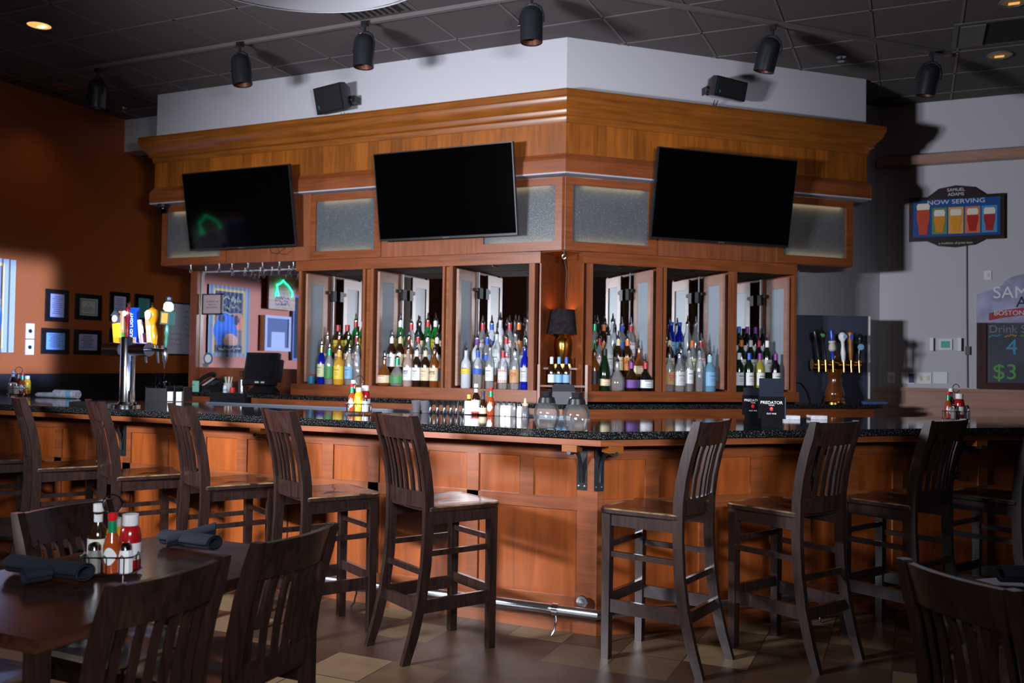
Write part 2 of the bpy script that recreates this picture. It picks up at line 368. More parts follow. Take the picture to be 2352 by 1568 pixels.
# ================================================================== LIQUOR CABINETS
CAB_N = ['first', 'second', 'third', 'fourth', 'fifth', 'sixth']
def liquor_cab(i, org, rz, w, wl, wr, side, fill):
    t = thing('liquor_cabinet', f'open cherry liquor cabinet with mirrored back, {CAB_N[i]} of six from the left', 'liquor cabinet', org, rz, 'liquor cabinets of the back bar')
    z0, z1 = 1.188, 2.213
    b = MB().box((-wl, 0, z0), (0, .02, z1)).box((w, 0, z0), (w+wr, .02, z1))
    b.box((-wl, .02, z0), (-wl+.012, .5, z1)).box((w+wr-.012, .02, z0), (w+wr, .5, z1))
    b.box((-wl+.012, .02, z0-.03), (w+wr-.012, .5, z0))
    b.bevel(.002).ob('carcass', W_VM, t)
    MB().box((-wl+.012, .02, z1), (w+wr-.012, .5, z1+.02)).ob('top_panel', P('matte_dark_wood', (.05, .018, .006), .8, spec=.2), t)
    mx_ = .006 if side < 0 else w-.006
    MB().box((mx_-.0035, .486, z0+.002), (mx_+.0035, .4915, z1-.002)).ob('mirror_strip', P('white_metal_strip', (.5, .5, .55), .3, .4), t)
    if fill: MB().box((w+wr, .03, z0), (w+wr+fill, .05, z1)).ob('filler_strip', W_CR, t)
    sx0, sx1 = (.12, w-.012) if side < 0 else (.012, w-.12)
    MB().box((sx0, .14, z0), (sx1, .25, z0+.115)).box((sx0, .25, z0), (sx1, .40, z0+.24)).ob('bottle_step', W_CR, t)
    MB().box((-wl+.013, .492, z0+.002), (w+wr-.013, .4985, z1-.002)).ob('mirror', MIRROR, t)
    # the folded-in glazed door, standing square to the mirror
    dx = .012 if side < 0 else w-.034
    b = MB()
    for a, c2, e, f2 in ((.05, .10, z0+.02, z1-.02), (.30, .36, z0+.02, z1-.02), (.10, .30, z0+.02, z0+.09), (.10, .30, z1-.11, z1-.02)):
        b.box((dx, a, e), (dx+.022, c2, f2))
    dr = b.bevel(.002).ob('door', W_PAL, t)
    MB().box((dx+.008, .098, z0+.088), (dx+.014, .302, z1-.108)).ob('glass_pane', FROSTD, dr)
    hx = dx+.022 if side < 0 else dx
    sg = 1 if side < 0 else -1
    for hz in (z1-.17, z0+.14):
        MB().cyl((hx, .345, hz), (hx+sg*.012, .345, hz), .017).box((min(hx, hx+sg*.02), .35, hz-.012), (max(hx, hx+sg*.02), .42, hz+.012)).box((min(hx, hx+sg*.03), .40, hz-.075), (max(hx, hx+sg*.03), .46, hz+.02)).ob('hinge', P('hinge_black', (.01, .01, .011), .5, spec=.3), dr)
    MB().cyl((w*.5, .04, z1-.004), (w*.5, .14, z1-.004), .006).ob('catch', BRASS, t)
    return t
UL = [(2.59, 1.932, .03, .027, .055), (1.82, 1.134, .03, .02, .043), (1.038, .34, .033, .05, 0)]
UR = [(.292, .871, .05, .05, .02), (.96, 1.558, .026, .05, .012), (1.634, 2.209, .024, .025, 0)]
for i, (a, b_, wl, wr, fl) in enumerate(UL): liquor_cab(i, ptL(a, .1, 0), 0, a-b_, wl, wr, -1, fl)
for i, (a, b_, wl, wr, fl) in enumerate(UR): liquor_cab(i+3, ptR(a, .1, 0), ANG, b_-a, wl, wr, 1, fl)
# corner niche between them
nic = thing('corner_niche', 'cherry corner niche behind the small table lamp', 'niche')
pa, pb = ptL(.235, .10, 0), ptR(.20, .10, 0); ndl, ndr = .56, .56
qa = Vector((pa.x, O[1]+ndl, 0)); qb = Vector(np.array(pb) + DN*(ndr-.10))
# inside corner = where the two side walls meet
A2 = np.array([[0, -DN[0]], [1, -DN[1]]]); sol = np.linalg.solve(A2, np.array([pb.x-pa.x, pb.y-pa.y]))
cn = (pa.x, pa.y + sol[0])
for nm, z0, z1, m in (('side_wall', 1.09, 2.20, W_V), ('top_board', 2.20, 2.305, W_H)):
    MB().sweep([(pa.x, pa.y), cn, (pb.x, pb.y)], [(0, z0), (0, z1), (-.012, z1), (-.012, z0)]).ob(nm, m, nic)
MB().loft([[(pa.x, pa.y, 2.30), (cn[0], cn[1], 2.30), (pb.x, pb.y, 2.30), (O[0]+KM[0]*DU, O[1]+KM[1]*DU, 2.30)], [(pa.x, pa.y, 2.304), (cn[0], cn[1], 2.304), (pb.x, pb.y, 2.304), (O[0]+KM[0]*DU, O[1]+KM[1]*DU, 2.304)]]).ob('ceiling_board', W_CR, nic)
# ================================================================== BACK COUNTER
CTZ = 1.088
def back_path(o, sl0, sr0): 
    k = O + KM*o
    return [(O[0]-sl0, k[1]), (k[0], k[1]), tuple((O + D*sr0 + DN*o)[:2])]
MB().sweep(back_path(-.03, 3.08, 3.05), [(0, CTZ-.035), (0, CTZ), (-.66, CTZ), (-.66, CTZ-.035)]).bevel(.004).ob('granite_counter', GRAN)
tag(bpy.data.objects['granite_counter'], 'black granite back counter under the liquor cabinets', 'counter top')
MB().box((O[0]-4.28, O[1]-.03, CTZ-.035), (O[0]-3.50, O[1]+.63, CTZ)).bevel(.004).ob('granite_worktop', GRAN)
tag(bpy.data.objects['granite_worktop'], 'short black granite counter under the desk phone', 'counter top')
bc = thing('counter_cabinet', 'cherry base cabinets below the back counter', 'base cabinet')
MB().sweep(back_path(.0, 3.05, 2.98), [(0, 0), (0, CTZ-.035), (-.6, CTZ-.035), (-.6, 0)]).ob('carcass', W_H, bc)
MB().sweep(back_path(-.012, 2.9, 2.9), [(0, .12), (0, CTZ-.13), (-.012, CTZ-.13), (-.012, .12)]).ob('door_row', W_V, bc)
bs = thing('drawer_cabinet', 'small cherry drawer cabinet under the desk phone', 'base cabinet')
MB().box((O[0]-4.24, O[1]+.005, 0), (O[0]-3.54, O[1]+.62, CTZ-.035)).ob('carcass', W_H, bs)
dr = MB().box((O[0]-4.2, O[1]-.012, CTZ-.19), (O[0]-3.80, O[1]+.005, CTZ-.08)).bevel(.003).ob('drawer', W_V, bs)
MB().tube([(O[0]-4.08, O[1]-.012, CTZ-.135), (O[0]-4.07, O[1]-.04, CTZ-.135), (O[0]-3.95, O[1]-.04, CTZ-.135), (O[0]-3.94, O[1]-.012, CTZ-.135)], .005).ob('handle', CHROME, dr)
# alcove with wall mirror on the left
yM = O[1]+.60
al = tag(MB().box((O[0]-4.235, yM, 1.315), (O[0]-2.66, yM+.006, 2.29)).ob('wall_mirror', MIRROR), 'wall mirror behind the register showing the orange wall and its posters', 'mirror')
tag(MB().box((O[0]-4.33, yM-.05, CTZ), (O[0]-4.24, yM+.02, 2.304)).bevel(.003).ob('alcove_post', W_V), 'upright cherry post at the left end of the back bar', 'post')
tag(MB().box((O[0]-4.235, yM, CTZ), (O[0]-2.66, yM+.02, 1.314)).bevel(.002).ob('backsplash_board', W_H), 'cherry backsplash board below the wall mirror', 'backsplash')
# ================================================================== THE BAR
BD = .24
def bar_path(o, sl0, sr0):
    k = EB + KM*o
    return [(EB[0]-sl0, k[1]), (k[0], k[1]), tuple((EB + D*sr0 + DN*o)[:2])]
bt = thing('granite_bar', 'long black speckled granite bar top bent around the corner', 'counter top')
MB().sweep(bar_path(0, 6.42, 5.2), [(0, 1.034), (0, 1.07), (-1.0, 1.07), (-1.0, 1.034)]).bevel(.004).ob('granite_slab', GRAN, bt)
MB().box((EB[0]-3.4, EB[1]+.975, 1.0705), (EB[0]-.52, EB[1]+.995, 1.083)).ob('drip_rail', P('dull_steel', (.10, .12, .15), .5, .7), bt)
MB().sweep(bar_path(.035, 6.42, 5.2), [(0, .995), (0, 1.0335), (-.22, 1.0335), (-.22, .995)]).bevel(.003).ob('edge_board', W_H, bt)
bb = thing('panelled_bar', 'cherry panelled bar front below the granite bar top', 'bar front')
MB().sweep(bar_path(BD+.012, 6.42, 5.2), [(0, 0), (0, .994), (-.05, .994), (-.05, 0)]).ob('panelling', W_PAN, bb)
kB = EB + KM*BD
for face in 'LR':
    org = kB; b = MB(T((kB[0], kB[1], 0), 0 if face == 'L' else ANG)); sg = -1 if face == 'L' else 1
    off = float((kB-EB) @ (AX if face == 'L' else D))
    s = lambda q: (-q - off) if sg < 0 else (q - off)
    ln = 6.3 if face == 'L' else 5.0
    def bx(a, c2, z0, z1, y0=0.0, y1=.013):
        p, q = sorted((s(a), s(c2))); b.box((p, y0, z0), (q, y1, z1))
    e0 = -off if face == 'L' else off            # corner position in s
    c0 = e0
    ends = (c0, ln)
    bx(c0, ln, .905, .975); bx(c0, ln, .635, .700); bx(c0, ln, .10, .180); bx(c0, ln, .955, .990, -.012, .013)
    first = .207 if face == 'L' else .122
    bx(c0, first, .18, .905, -.002)
    q = first
    mod = .645
    while q < ln-.7:
        bx(q+.25, q+.327, .700, .905); bx(q+.577, q+.647, .18, .905)
        q += mod
    b.bevel(.003).ob('rail_and_stile_frame', W_H, bb)
MB().sweep(bar_path(BD-.012, 6.42, 5.2), [(0, 0), (0, .105), (-.03, .115), (-.03, 0)]).ob('skirting', W_H, bb)
# iron brackets
def bracket(label, p, rz):
    t = thing('bracket', label, 'shelf bracket', p, rz, 'iron brackets under the bar top')
    MB().box((-.026, -.008, .745), (.026, 0, .985)).bevel(.002).ob('plate', BLKM, t)
    pts = [(0, -.014, .79), (0, -.02, .84), (0, -.035, .89), (0, -.065, .935), (0, -.11, .958), (0, -.16, .952), (0, -.21, .957)]
    MB().tube(pts, .011, 8).tube([(-.013, -.012, .87), (0, -.016, .79), (.013, -.012, .87)], .005, 6).ob('curved_arm', BLKM, t)
    MB().box((-.04, -.206, .960), (.04, -.12, .994)).ob('wood_block', W_CR, t)
    for qx in (-.016, .016):
        for qz in (.765, .965): MB().lathe([(.006, 0), (.006, .003), (0, .004)], 8).ob('bolt', STEEL, t).matrix_local = Matrix.Translation((qx, -.008, qz)) @ Matrix.Rotation(PI/2, 4, 'X')
for sv, lb in ((.165, 'black iron bracket on the bar front just left of the bar corner'), (2.16, 'black iron bracket behind the fourth stool left of the corner'), (3.43, 'black iron bracket behind the third bar stool from the left')):
    bracket(lb, (onp(1338, 1070, AY, kB[1])[0] if sv < .2 else EB[0]-sv, kB[1], 0), 0)
for px, lb in ((1376, 'black iron bracket on the bar front just right of the bar corner'), (1868, 'black iron bracket behind the second stool right of the corner'), (2192, 'black iron bracket behind the third stool right of the corner')):
    p = onp(px, 1050, DN, DN @ kB); bracket(lb, (p[0], p[1], 0), ANG)
# foot rail
fr = thing('foot_rail', 'chrome foot rail along the foot of the bar front', 'foot rail')
fp = bar_path(BD-.10, 6.42, 5.2)
MB().tube([(*fp[0], .135), (*fp[1], .135), (*fp[2], .135)], .025, 20).ob('rail', P('satin_chrome', (.62, .65, .70), .30, 1), fr)
for face, ss in (('L', (.28, 1.5, 2.8, 4.1)), ('R', (.12, 1.4, 2.6))):
    for q in ss:
        b = MB(T((EB[0]-q, fp[1][1], 0), 0) if face == 'L' else T((*(EB + D*q + DN*(BD-.10))[:2], 0), ANG))
        b.cyl((-.016, 0, .135), (.016, 0, .135), .031, seg=16).tube([(0, 0, .108), (.004, .0, .08), (-.004, -.01, .03), (-.015, -.03, .003)], .006).ob('rail_bracket', CHROME, fr)
p = onp(1335, 1383, AY, kB[1]-.05)
kn = MB().lathe([(.0, 0), (.014, .001), (.016, .004), (.030, .005), (.034, .010), (.030, .016), (.012, .02), (.012, .05)], 18).ob('knob', STEEL, fr); kn.matrix_local = Matrix.Translation((p[0], p[1], p[2])) @ Matrix.Rotation(-PI/2, 4, 'X')
# ================================================================== STOOLS AND CHAIRS
def arcx(w, sag, n=10): return [(-w/2 + w*i/n, -sag*(1-(2*i/n-1)**2)) for i in range(n+1)]
def seat_mesh(w, dpt, z, th):
    """rounded-front saddle seat"""
    pts = []
    def corner(cx, cy, r, a0): 
        return [(cx+r*math.cos(a0+PI/2*i/6), cy+r*math.sin(a0+PI/2*i/6)) for i in range(7)]
    wf, wb = w/2, w/2*.93
    pts += corner(wf-.055, dpt/2-.055, .055, 0) + corner(-wf+.055, dpt/2-.055, .055, PI/2) + corner(-wb+.02, -dpt/2+.02, .02, PI) + corner(wb-.02, -dpt/2+.02, .02, 1.5*PI)
    def dish(x, y):
        return -.013*(math.exp(-((abs(x)-.085)**2/.0055 + (y+.03)**2/.018)))
    rings = [[(x*.97, y*.97, z-th) for x, y in pts], [(x, y, z-th+.006) for x, y in pts], [(x, y, z-.006) for x, y in pts]]
    rings += [[(x*k, y*k, z+dish(x*k, y*k)) for x, y in pts] for k in (.975, .85, .7, .55, .4, .25, .1, .02)]
    b = MB().loft(rings); 
    for f in b.bm.faces:
        c3 = f.calc_center_median()
        if z-.0065 < c3.z < z-.0005 and (abs(c3.x) > w*.42 or c3.y > dpt*.42): f.material_index = 1
    return b
def post_profile(sz, tall):
    """centre line (y, z) of a rear post that is leg below the seat and back above it"""
    k = sz
    low = [(-.315, 0), (-.275, .12), (-.235, .28), (-.212, .44), (-.203, .60)] if tall else [(-.27, 0), (-.235, .14), (-.212, .30)]
    return low + [(-.203, k-.03), (-.205, k+.06), (-.218, k+.16), (-.240, k+.26), (-.268, k+.35), (-.292, k+.43)]
def seat_back(t, sz, tall):
    W = .385; prof = post_profile(sz, tall)
    def ya(z):
        for (a, z0), (b2, z1) in zip(prof, prof[1:]):
            if z0 <= z <= z1: return a + (b2-a)*(z-z0)/(z1-z0)
        return prof[-1][0]
    for sgn in (-1, 1):
        rings = []
        for i, (y_, z_) in enumerate(prof):
            d_ = .024 if z_ > .1 else .02
            if i == len(prof)-1: d_ = .017
            x_ = sgn*(W/2 - .014)
            rings.append([(x_-.014, y_-d_, z_), (x_+.014, y_-d_, z_), (x_+.014, y_+d_, z_), (x_-.014, y_+d_, z_)])
        MB().loft(rings).bevel(.0045, 1).ob('rear_leg', [W_DK, W_DKW], t)
    def band(z0, z1, th, sag, w):
        rings = []
        for x_, o in arcx(w, sag, 12):
            a, b2 = ya(z0)+o, ya(z1)+o
            rings.append([(x_, a-th/2, z0), (x_, a+th/2, z0), (x_, b2+th/2, z1), (x_, b2-th/2, z1)])
        return MB().loft(rings)
    band(sz+.315, sz+.425, .022, .028, W-.05).bevel(.003, 1).ob('crest_rail', [W_DK, W_DKW], t)
    band(sz-.008, sz+.068, .022, .024, W-.05).bevel(.003, 1).ob('lower_back_rail', [W_DK, W_DKW], t)
    n = 6
    for i in range(n):
        u = (i+.5)/n; x_ = (-.5+u)*(W-.075); o = -.026*(1-(2*u-1)**2); rings = []
        for zz in (.05, .10, .16, .21, .26, .335):
            y_ = ya(sz+zz)+o
            rings.append([(x_-.0105, y_-.007, sz+zz), (x_+.0105, y_-.007, sz+zz), (x_+.0105, y_+.007, sz+zz), (x_-.0105, y_+.007, sz+zz)])
        MB().loft(rings).bevel(.002).ob('slat', W_DK, t)
def front_leg(t, x_, sz, y_=.165):
    MB().loft([[(x_-.019, y_-.019, 0), (x_+.019, y_-.019, 0), (x_+.019, y_+.019, 0), (x_-.019, y_+.019, 0)],
               [(x_-.022, y_-.022, sz-.029), (x_+.022, y_-.022, sz-.029), (x_+.022, y_+.022, sz-.029), (x_-.022, y_+.022, sz-.029)]]).bevel(.0035, 1).ob('front_leg', [W_DK, W_DKW], t)
def make_seat(name, cat, sz, tall):
    t = thing(name, '', cat)
    seat_mesh(.425, .42, sz, .028).ob('seat', [W_DK, W_DKW], t)
    for x_ in (-.175, .175): front_leg(t, x_, sz)
    seat_back(t, sz, tall)
    a0, a1 = sz-.085, sz-.029
    MB().box((-.155, .155, a0), (.155, .178, a1)).box((-.188, -.185, a0), (-.166, .145, a1)).box((.166, -.185, a0), (.188, .145, a1)).bevel(.002).ob('apron', W_DK, t)
    def rail(a, b2, hh, w2):
        a, b2 = Vector(a), Vector(b2); dv = (b2-a).normalized(); n = dv.cross(Vector((0, 0, 1)))*w2/2; k = Vector((0, 0, hh/2))
        MB().loft([[a-n-k, a+n-k, a+n+k, a-n+k], [b2-n-k, b2+n-k, b2+n+k, b2-n+k]]).bevel(.003, 1).ob('stretcher', [W_DK, W_DKW], t)
    if tall:
        for x_ in (-.177, .177):
            rail((x_, .145, .50), (x_, -.198, .50), .026, .018); rail((x_, .145, .255), (x_, -.228, .255), .062, .02)
        rail((-.155, .165, .54), (.155, .165, .54), .026, .018); rail((-.155, .165, .285), (.155, .165, .285), .05, .022); rail((-.166, -.214, .41), (.166, -.214, .41), .028, .018)
        rail((-.166, -.23, .245), (.166, -.23, .245), .055, .02)
    else:
        for x_ in (-.177, .177): rail((x_, .145, .17), (x_, -.22, .17), .03, .018)
        rail((-.166, -.02, .17), (.166, -.02, .17), .03, .018)
    return t
SZ = .72
stool0 = make_seat('bar_stool', 'stool', SZ, True)
fL, fR, fS = math.radians(60), math.radians(169), math.radians(152)
def center_from(px, py, ang, side):
    f_ = np.array([math.cos(ang), math.sin(ang), 0]); r_ = np.array([math.sin(ang), -math.cos(ang), 0])
    p = onz(px, py, SZ); return p - f_*.205 - r_*(.205*side)
stools = [((1153, 1150), fL, 1, 'bar stool nearest the bar corner on the left, its back toward the table'),
          ((878, 1130), fL, 1, 'second bar stool left of the bar corner, partly behind a dining chair'),
          ((643, 1106), fL, 1, 'third bar stool left of the bar corner, condiment caddy beyond it'),
          ((437, 1086), fL, 1, 'fourth bar stool left of the bar corner, in front of the straw caddy'),
          ((252, 1068), fL, 1, 'fifth bar stool left of the bar corner, near the chrome beer tower'),
          ((80, 1050), fL, 1, 'leftmost bar stool, its back cut off by the picture edge'),
          ((1373, 1163), fR, -1, 'bar stool nearest the bar corner on the right, facing left'),
          ((1664, 1152), fS, -1, 'second bar stool right of the bar corner, behind it the menu card holders'),
          ((1920, 1138), fS, -1, 'third bar stool right of the bar corner, below the far condiment caddy'),
          (None, fS, -1, 'rightmost bar stool, half cut off by the picture edge')]
cH = cB = None
for i, (pp, a, sd, lb) in enumerate(stools):
    if pp: c3 = center_from(*pp, a, sd)
    else: c3 = cH + D*.69
    if i == 5: c3 = cB + np.array([-.69, .02, 0])
    if i == 4: cB = c3
    if i == 8: cH = c3
    loc = (c3[0], c3[1], 0)
    if i == 0: stool0.location = loc; stool0.rotation_euler = (0, 0, a-PI/2); stool0['label'] = lb; stool0['group'] = 'dark bar stools along the bar'
    else: dup(stool0, lb, loc, a-PI/2, 'dark bar stools along the bar')
chair0 = make_seat('dining_chair', 'chair', .45, False)
chairs = [((-1.405, 1.722), PI, 'dining chair in front on the near side of the table, back toward the camera'),
          ((-1.435, 2.258), PI, 'second dining chair on the near side of the table, nearer the bar'),
          ((-2.985, 2.275), 0, 'dining chair across the table, its back behind the condiment caddy'),
          ((-2.60, 1.78), 0, 'dining chair at the lower left corner, only its seat in view'),
          ((.315, 2.80), ANG, 'dining chair at the lower right corner, in front of the right-hand table')]
for i, ((x_, y_), a, lb) in enumerate(chairs):
    if i == 0: chair0.location = (x_-.56, y_, 0); chair0.rotation_euler = (0, 0, a-PI/2); chair0['label'] = lb; chair0['group'] = 'dark dining chairs'
    else:
        dx = {1: -.56, 2: .56, 3: 0, 4: 0}[i]
        dup(chair0, lb, (x_+dx, y_, 0), a-PI/2, 'dark dining chairs')
# tables
def table(label, org, rz, w, l):
    t = thing('dining_table', label, 'table', org, rz)
    MB().box((0, 0, .715), (w, l, .75)).bevel(.004, 1).ob('tabletop', [W_TT, W_DKW], t)
    for x_ in (.004, w-.046):
        for y_ in (.004, l-.046): MB().box((x_, y_, 0), (x_+.042, y_+.042, .714)).bevel(.003).ob('leg', W_DK, t)
    return t
table('dark wooden dining table laid with navy napkins at the lower left', (-2.53, 1.475, 0), 0, .69, 1.09)
tp = onz(2240, 1330, .75)
tq_ = tp - DN*.75
table('dark wooden dining table behind the chair at the lower right', (tq_[0], tq_[1], 0), ANG, .75, .75)
#@@PART2
# ================================================================== TELEVISIONS
def tv(px, face, label, lead=None):
    dT, dB = -.20, -.075
    on = onL if face == 'L' else onR; ax = AX if face == 'L' else D; nn = AY if face == 'L' else DN
    tl, tr_, br, bl = [on(*p, d) for p, d in zip(px, (dT, dT, dB, dB))]
    ctr = (tl+tr_+br+bl)/4; w = (np.linalg.norm(tr_-tl)+np.linalg.norm(br-bl))/2; h = (np.linalg.norm(tl-bl)+np.linalg.norm(tr_-br))/2
    t = thing('television', label, 'television', ctr, 0 if face == 'L' else ANG, 'wall televisions')
    tilt = math.asin(min(.9, (dB-dT)/h))
    M = Matrix.Rotation(tilt, 4, 'X')
    MB(M).box((-w/2, 0, -h/2), (w/2, .035, h/2)).box((-w*.32, .035, -h*.35), (w*.32, .07, h*.25)).bevel(.004, seg=2).ob('bezel', BLKP, t)
    MB(M).box((-w/2+.009, -.0015, -h/2+.018), (w/2-.009, .001, h/2-.009)).ob('screen', BLKG, t)
    MB(M).box((-.03, -.003, -h/2+.002), (.03, .001, -h/2+.012)).ob('logo_bar', DGREY, t)
    MB().box((-.14, .06, -.14), (.14, .135, .14)).box((-.2, .125, -.18), (.2, .139, .18)).ob('wall_mount', BLKM, t)
    if lead: MB().tube([(w*.28, .04, -h/2), (w*.30, .03, -h/2-.05), (w*.36, .03, -h/2-.06), (w*.42, .04, -h/2-.01)], .003, 6).ob('cable', BLKP, t)
    return t
tv(((418, 402), (662, 373), (681, 563), (435, 578)), 'L', 'smallest black flat television, leftmost on the canopy over the register', True)
tv(((857, 353), (1175, 325), (1190, 541), (872, 553)), 'L', 'black flat television in the middle, just left of the canopy corner')
tv(((1510, 338), (1829, 366), (1814, 567), (1497, 550)), 'R', 'black flat television on the right half of the canopy')
# ================================================================== SPEAKERS, CAMERA, TRACK LIGHTS, VENTS, DOWNLIGHTS
def speaker(px, face, label, side):
    on = onL if face == 'L' else onR
    d = -.19
    a, b2 = on(px[0], px[1], d), on(px[2], px[3], d); w = np.linalg.norm((b2-a)[:2]); c3 = (a+b2)/2; h = abs(a[2]-b2[2])
    t = thing('speaker', label, 'loudspeaker', c3, (0 if face == 'L' else ANG), 'loudspeakers on the bulkhead')
    M = Matrix.Rotation(math.radians(-13*side), 4, 'Z') @ Matrix.Rotation(math.radians(14), 4, 'X')
    w *= .88; h *= .86
    MB(M).loft([[(-w/2, 0, -h/2), (w/2, 0, -h/2), (w/2, 0, h/2), (-w/2, 0, h/2)], [(-w/2, .05, -h/2), (w/2, .05, -h/2), (w/2, .05, h/2), (-w/2, .05, h/2)], [(-w*.36, .15, -h*.34), (w*.36, .15, -h*.34), (w*.36, .15, h*.34), (-w*.36, .15, h*.34)]]).bevel(.012, seg=2).ob('cabinet', BLKP, t)
    MB(M).box((-w/2+.012, -.008, -h/2+.012), (w/2-.012, .002, h/2-.012)).bevel(.004).ob('grille', GRILL, t)
    MB(M).box((-w/2+.04, -.0095, -h*.32), (-w/2+.055, -.008, -h*.18)).ob('badge', P('teal_badge', (.01, .12, .16), .4), t)
    MB().cyl((side*w*.38, .09, 0), (side*w*.52, .10, 0), .028).box((side*w*.42-.02, .08, -.03), (side*w*.42+.05*side+.02, .169, .03)).bevel(.003).ob('wall_bracket', BLKP, t)
    MB().tube([(side*.05, .12, -h*.42), (side*.05, .14, -h*.6), (side*.06, .16, -h*.95)], .003, 6).tube([(side*.08, .12, -h*.42), (side*.075, .14, -h*.6), (side*.07, .16, -h*.95)], .003, 6).ob('cable', BLKP, t)
speaker((712, 198, 798, 256), 'L', 'small black loudspeaker on the bulkhead left of the corner', 1)
speaker((1632, 172, 1727, 235), 'R', 'small black loudspeaker on the bulkhead right of the corner', -1)
p = onL(375, 470, .0)
cam_t = thing('security_camera', 'black dome security camera under the left end of the canopy', 'security camera', (p[0], p[1], 2.898))
MB().lathe([(.055, 0), (.055, -.028), (.045, -.036)], 20).ob('base', BLKP, cam_t)
MB().lathe([(.043, -.034), (.043, -.045), (.036, -.068), (.018, -.084), (0, -.088)], 20).ob('dome', BLKG, cam_t)
TRK = P('track_rail', (.13, .115, .115), .45)
def rail(p, q, label):
    a, b2 = onz(*p, CEIL-.02), onz(*q, CEIL-.02); dv = b2-a; L_ = np.linalg.norm(dv[:2]); ang = math.atan2(dv[1], dv[0])
    o = MB().box((0, -.018, -.028), (L_, .018, 0)).bevel(.002).ob('track_rail', TRK); o.location = (a[0], a[1], CEIL-.0045); o.rotation_euler = (0, 0, ang); tag(o, label, 'light track')
rail((198, 158), (1290, -22), 'ceiling light track running along the left half of the bulkhead')
rail((1330, -27), (2182, 126), 'ceiling light track running along the right half of the bulkhead')
EMD = P('downlight_glow', (1, .7, .3), .5, emit=(1, .62, .22), es=6)
GOLD = P('gold_reflector', (.55, .30, .07), .3, 1)
REDIN = P('copper_reflector', (.10, .03, .012), .5, .4)
first = None
def track_head(px, py, tiltx, tilty, label):
    global first
    p = onz(px, py, CEIL-.035)
    loc = (p[0], p[1], CEIL-.034)
    t = thing('track_spotlight', label, 'spotlight', loc, 0, 'black track spotlights')
    MB().box((-.022, -.022, -.035), (.022, .022, 0)).cyl((0, 0, -.035), (0, 0, -.075), .010).ob('track_adapter', BLKM, t)
    M = Matrix.Translation((0, 0, -.075)) @ Matrix.Rotation(tiltx, 4, 'X') @ Matrix.Rotation(tilty, 4, 'Y')
    MB(M).tube([(-.088, 0, -.14), (-.09, 0, -.09), (-.07, 0, -.035), (-.03, 0, -.006), (0, 0, 0), (.03, 0, -.006), (.07, 0, -.035), (.09, 0, -.09), (.088, 0, -.14)], .006, 8).cyl((-.1, 0, -.14), (-.075, 0, -.14), .012).ob('yoke', BLKM, t)
    MB(M).lathe([(.0, -.02), (.03, -.022), (.056, -.036), (.074, -.066), (.078, -.10), (.078, -.268), (.074, -.272), (.071, -.268), (.071, -.19), (.05, -.17), (0, -.165)], 26).ob('can', BLKM, t)
    MB(M).lathe([(.0, -.20), (.06, -.205), (.070, -.262), (.0695, -.264), (.058, -.21), (0, -.205)], 22).ob('reflector', REDIN, t)
H_ = [((225, 158), .05, .1, 'leftmost black track spotlight, near the orange wall'), ((551, 98), .05, -.10, 'black track spotlight above the leftmost television'), ((838, 50), .0, .02, 'black track spotlight above the small left loudspeaker'),
      ((1222, -16), 0, .0, 'black track spotlight near the bulkhead corner, cut by the top edge'), ((1775, 58), .1, .26, 'black track spotlight above the right loudspeaker, tipped left'), ((2141, 120), .1, .18, 'rightmost black track spotlight, beyond the canopy')]
for pp, a, b2, lb in H_: track_head(*pp, a, b2, lb)
for (px, py), lit, lb in (((90, 56), 1, 'lit gold recessed downlight in the ceiling at the upper left'), ((143, 197), .2, 'dim recessed downlight near the orange wall'), ((2330, 2), .6, 'gold recessed downlight at the upper right corner'), ((2296, 125), .6, 'gold recessed downlight beside the rightmost track spotlight')):
    p = onz(px, py, CEIL)
    t = thing('recessed_downlight', lb, 'downlight', (p[0], p[1], CEIL-.006), 0, 'recessed gold downlights')
    MB().tube([(.092*math.cos(2*PI*k/28), .092*math.sin(2*PI*k/28), .001) for k in range(28)], .008, 6, closed=True).ob('trim_ring', TRK, t)
    MB().lathe([(.088, -.002), (.088, .0), (0, .0), (0, -.002)], 28).ob('reflector', GOLD if lit < 1 else P('gold_glow', (.8, .5, .15), .3, 1, emit=(1, .55, .15), es=1.0), t)
    if lit > .5: MB().box((-.035, .01, -.006), (.035, .045, -.0022)).ob('bulb', EMD if lit == 1 else P('downlight_dim', (1, .6, .2), .5, emit=(1, .5, .12), es=.7), t)
p = onz(838, 14, CEIL)
VT = P('vent_metal', (.10, .09, .09), .5)
def vent(p, lb, w, l, n):
    t = thing('ceiling_vent', lb, 'air vent', (p[0], p[1], CEIL-.012))
    MB().box((-w/2, -l/2, 0), (w/2, l/2, .008)).ob('frame', VT, t)
    for k in range(n): MB().box((-w*.42+w*.84*k/n, -l*.42, -.012), (-w*.42+w*.84*(k+.35)/n, l*.42, 0)).ob('slat', VT, t)
    MB().box((-w*.44, -l*.44, -.001), (w*.44, l*.44, .0005)).ob('dark_opening', P('vent_dark', (.012, .011, .011), .9), t)
vent(p, 'dark slatted ceiling vent beside the white dome pendant', .56, .34, 9)
p = onz(2285, 72, CEIL); vent(p, 'dark square ceiling vent at the upper right', .58, .56, 1)
# sprinkler heads
for px, py, lb in ((1932, 130, 'small ceiling sprinkler head right of the canopy'), (283, 247, 'small ceiling sprinkler head near the orange wall')):
    p = onz(px, py, CEIL)
    t = thing('sprinkler_head', lb, 'sprinkler', (p[0], p[1], CEIL-.005))
    MB().lathe([(.04, 0), (.04, .004), (.02, .0045)], 14).lathe([(.01, 0), (.01, -.03), (.03, -.032), (.03, -.035), (0, -.036)], 12).ob('deflector', STEEL, t)
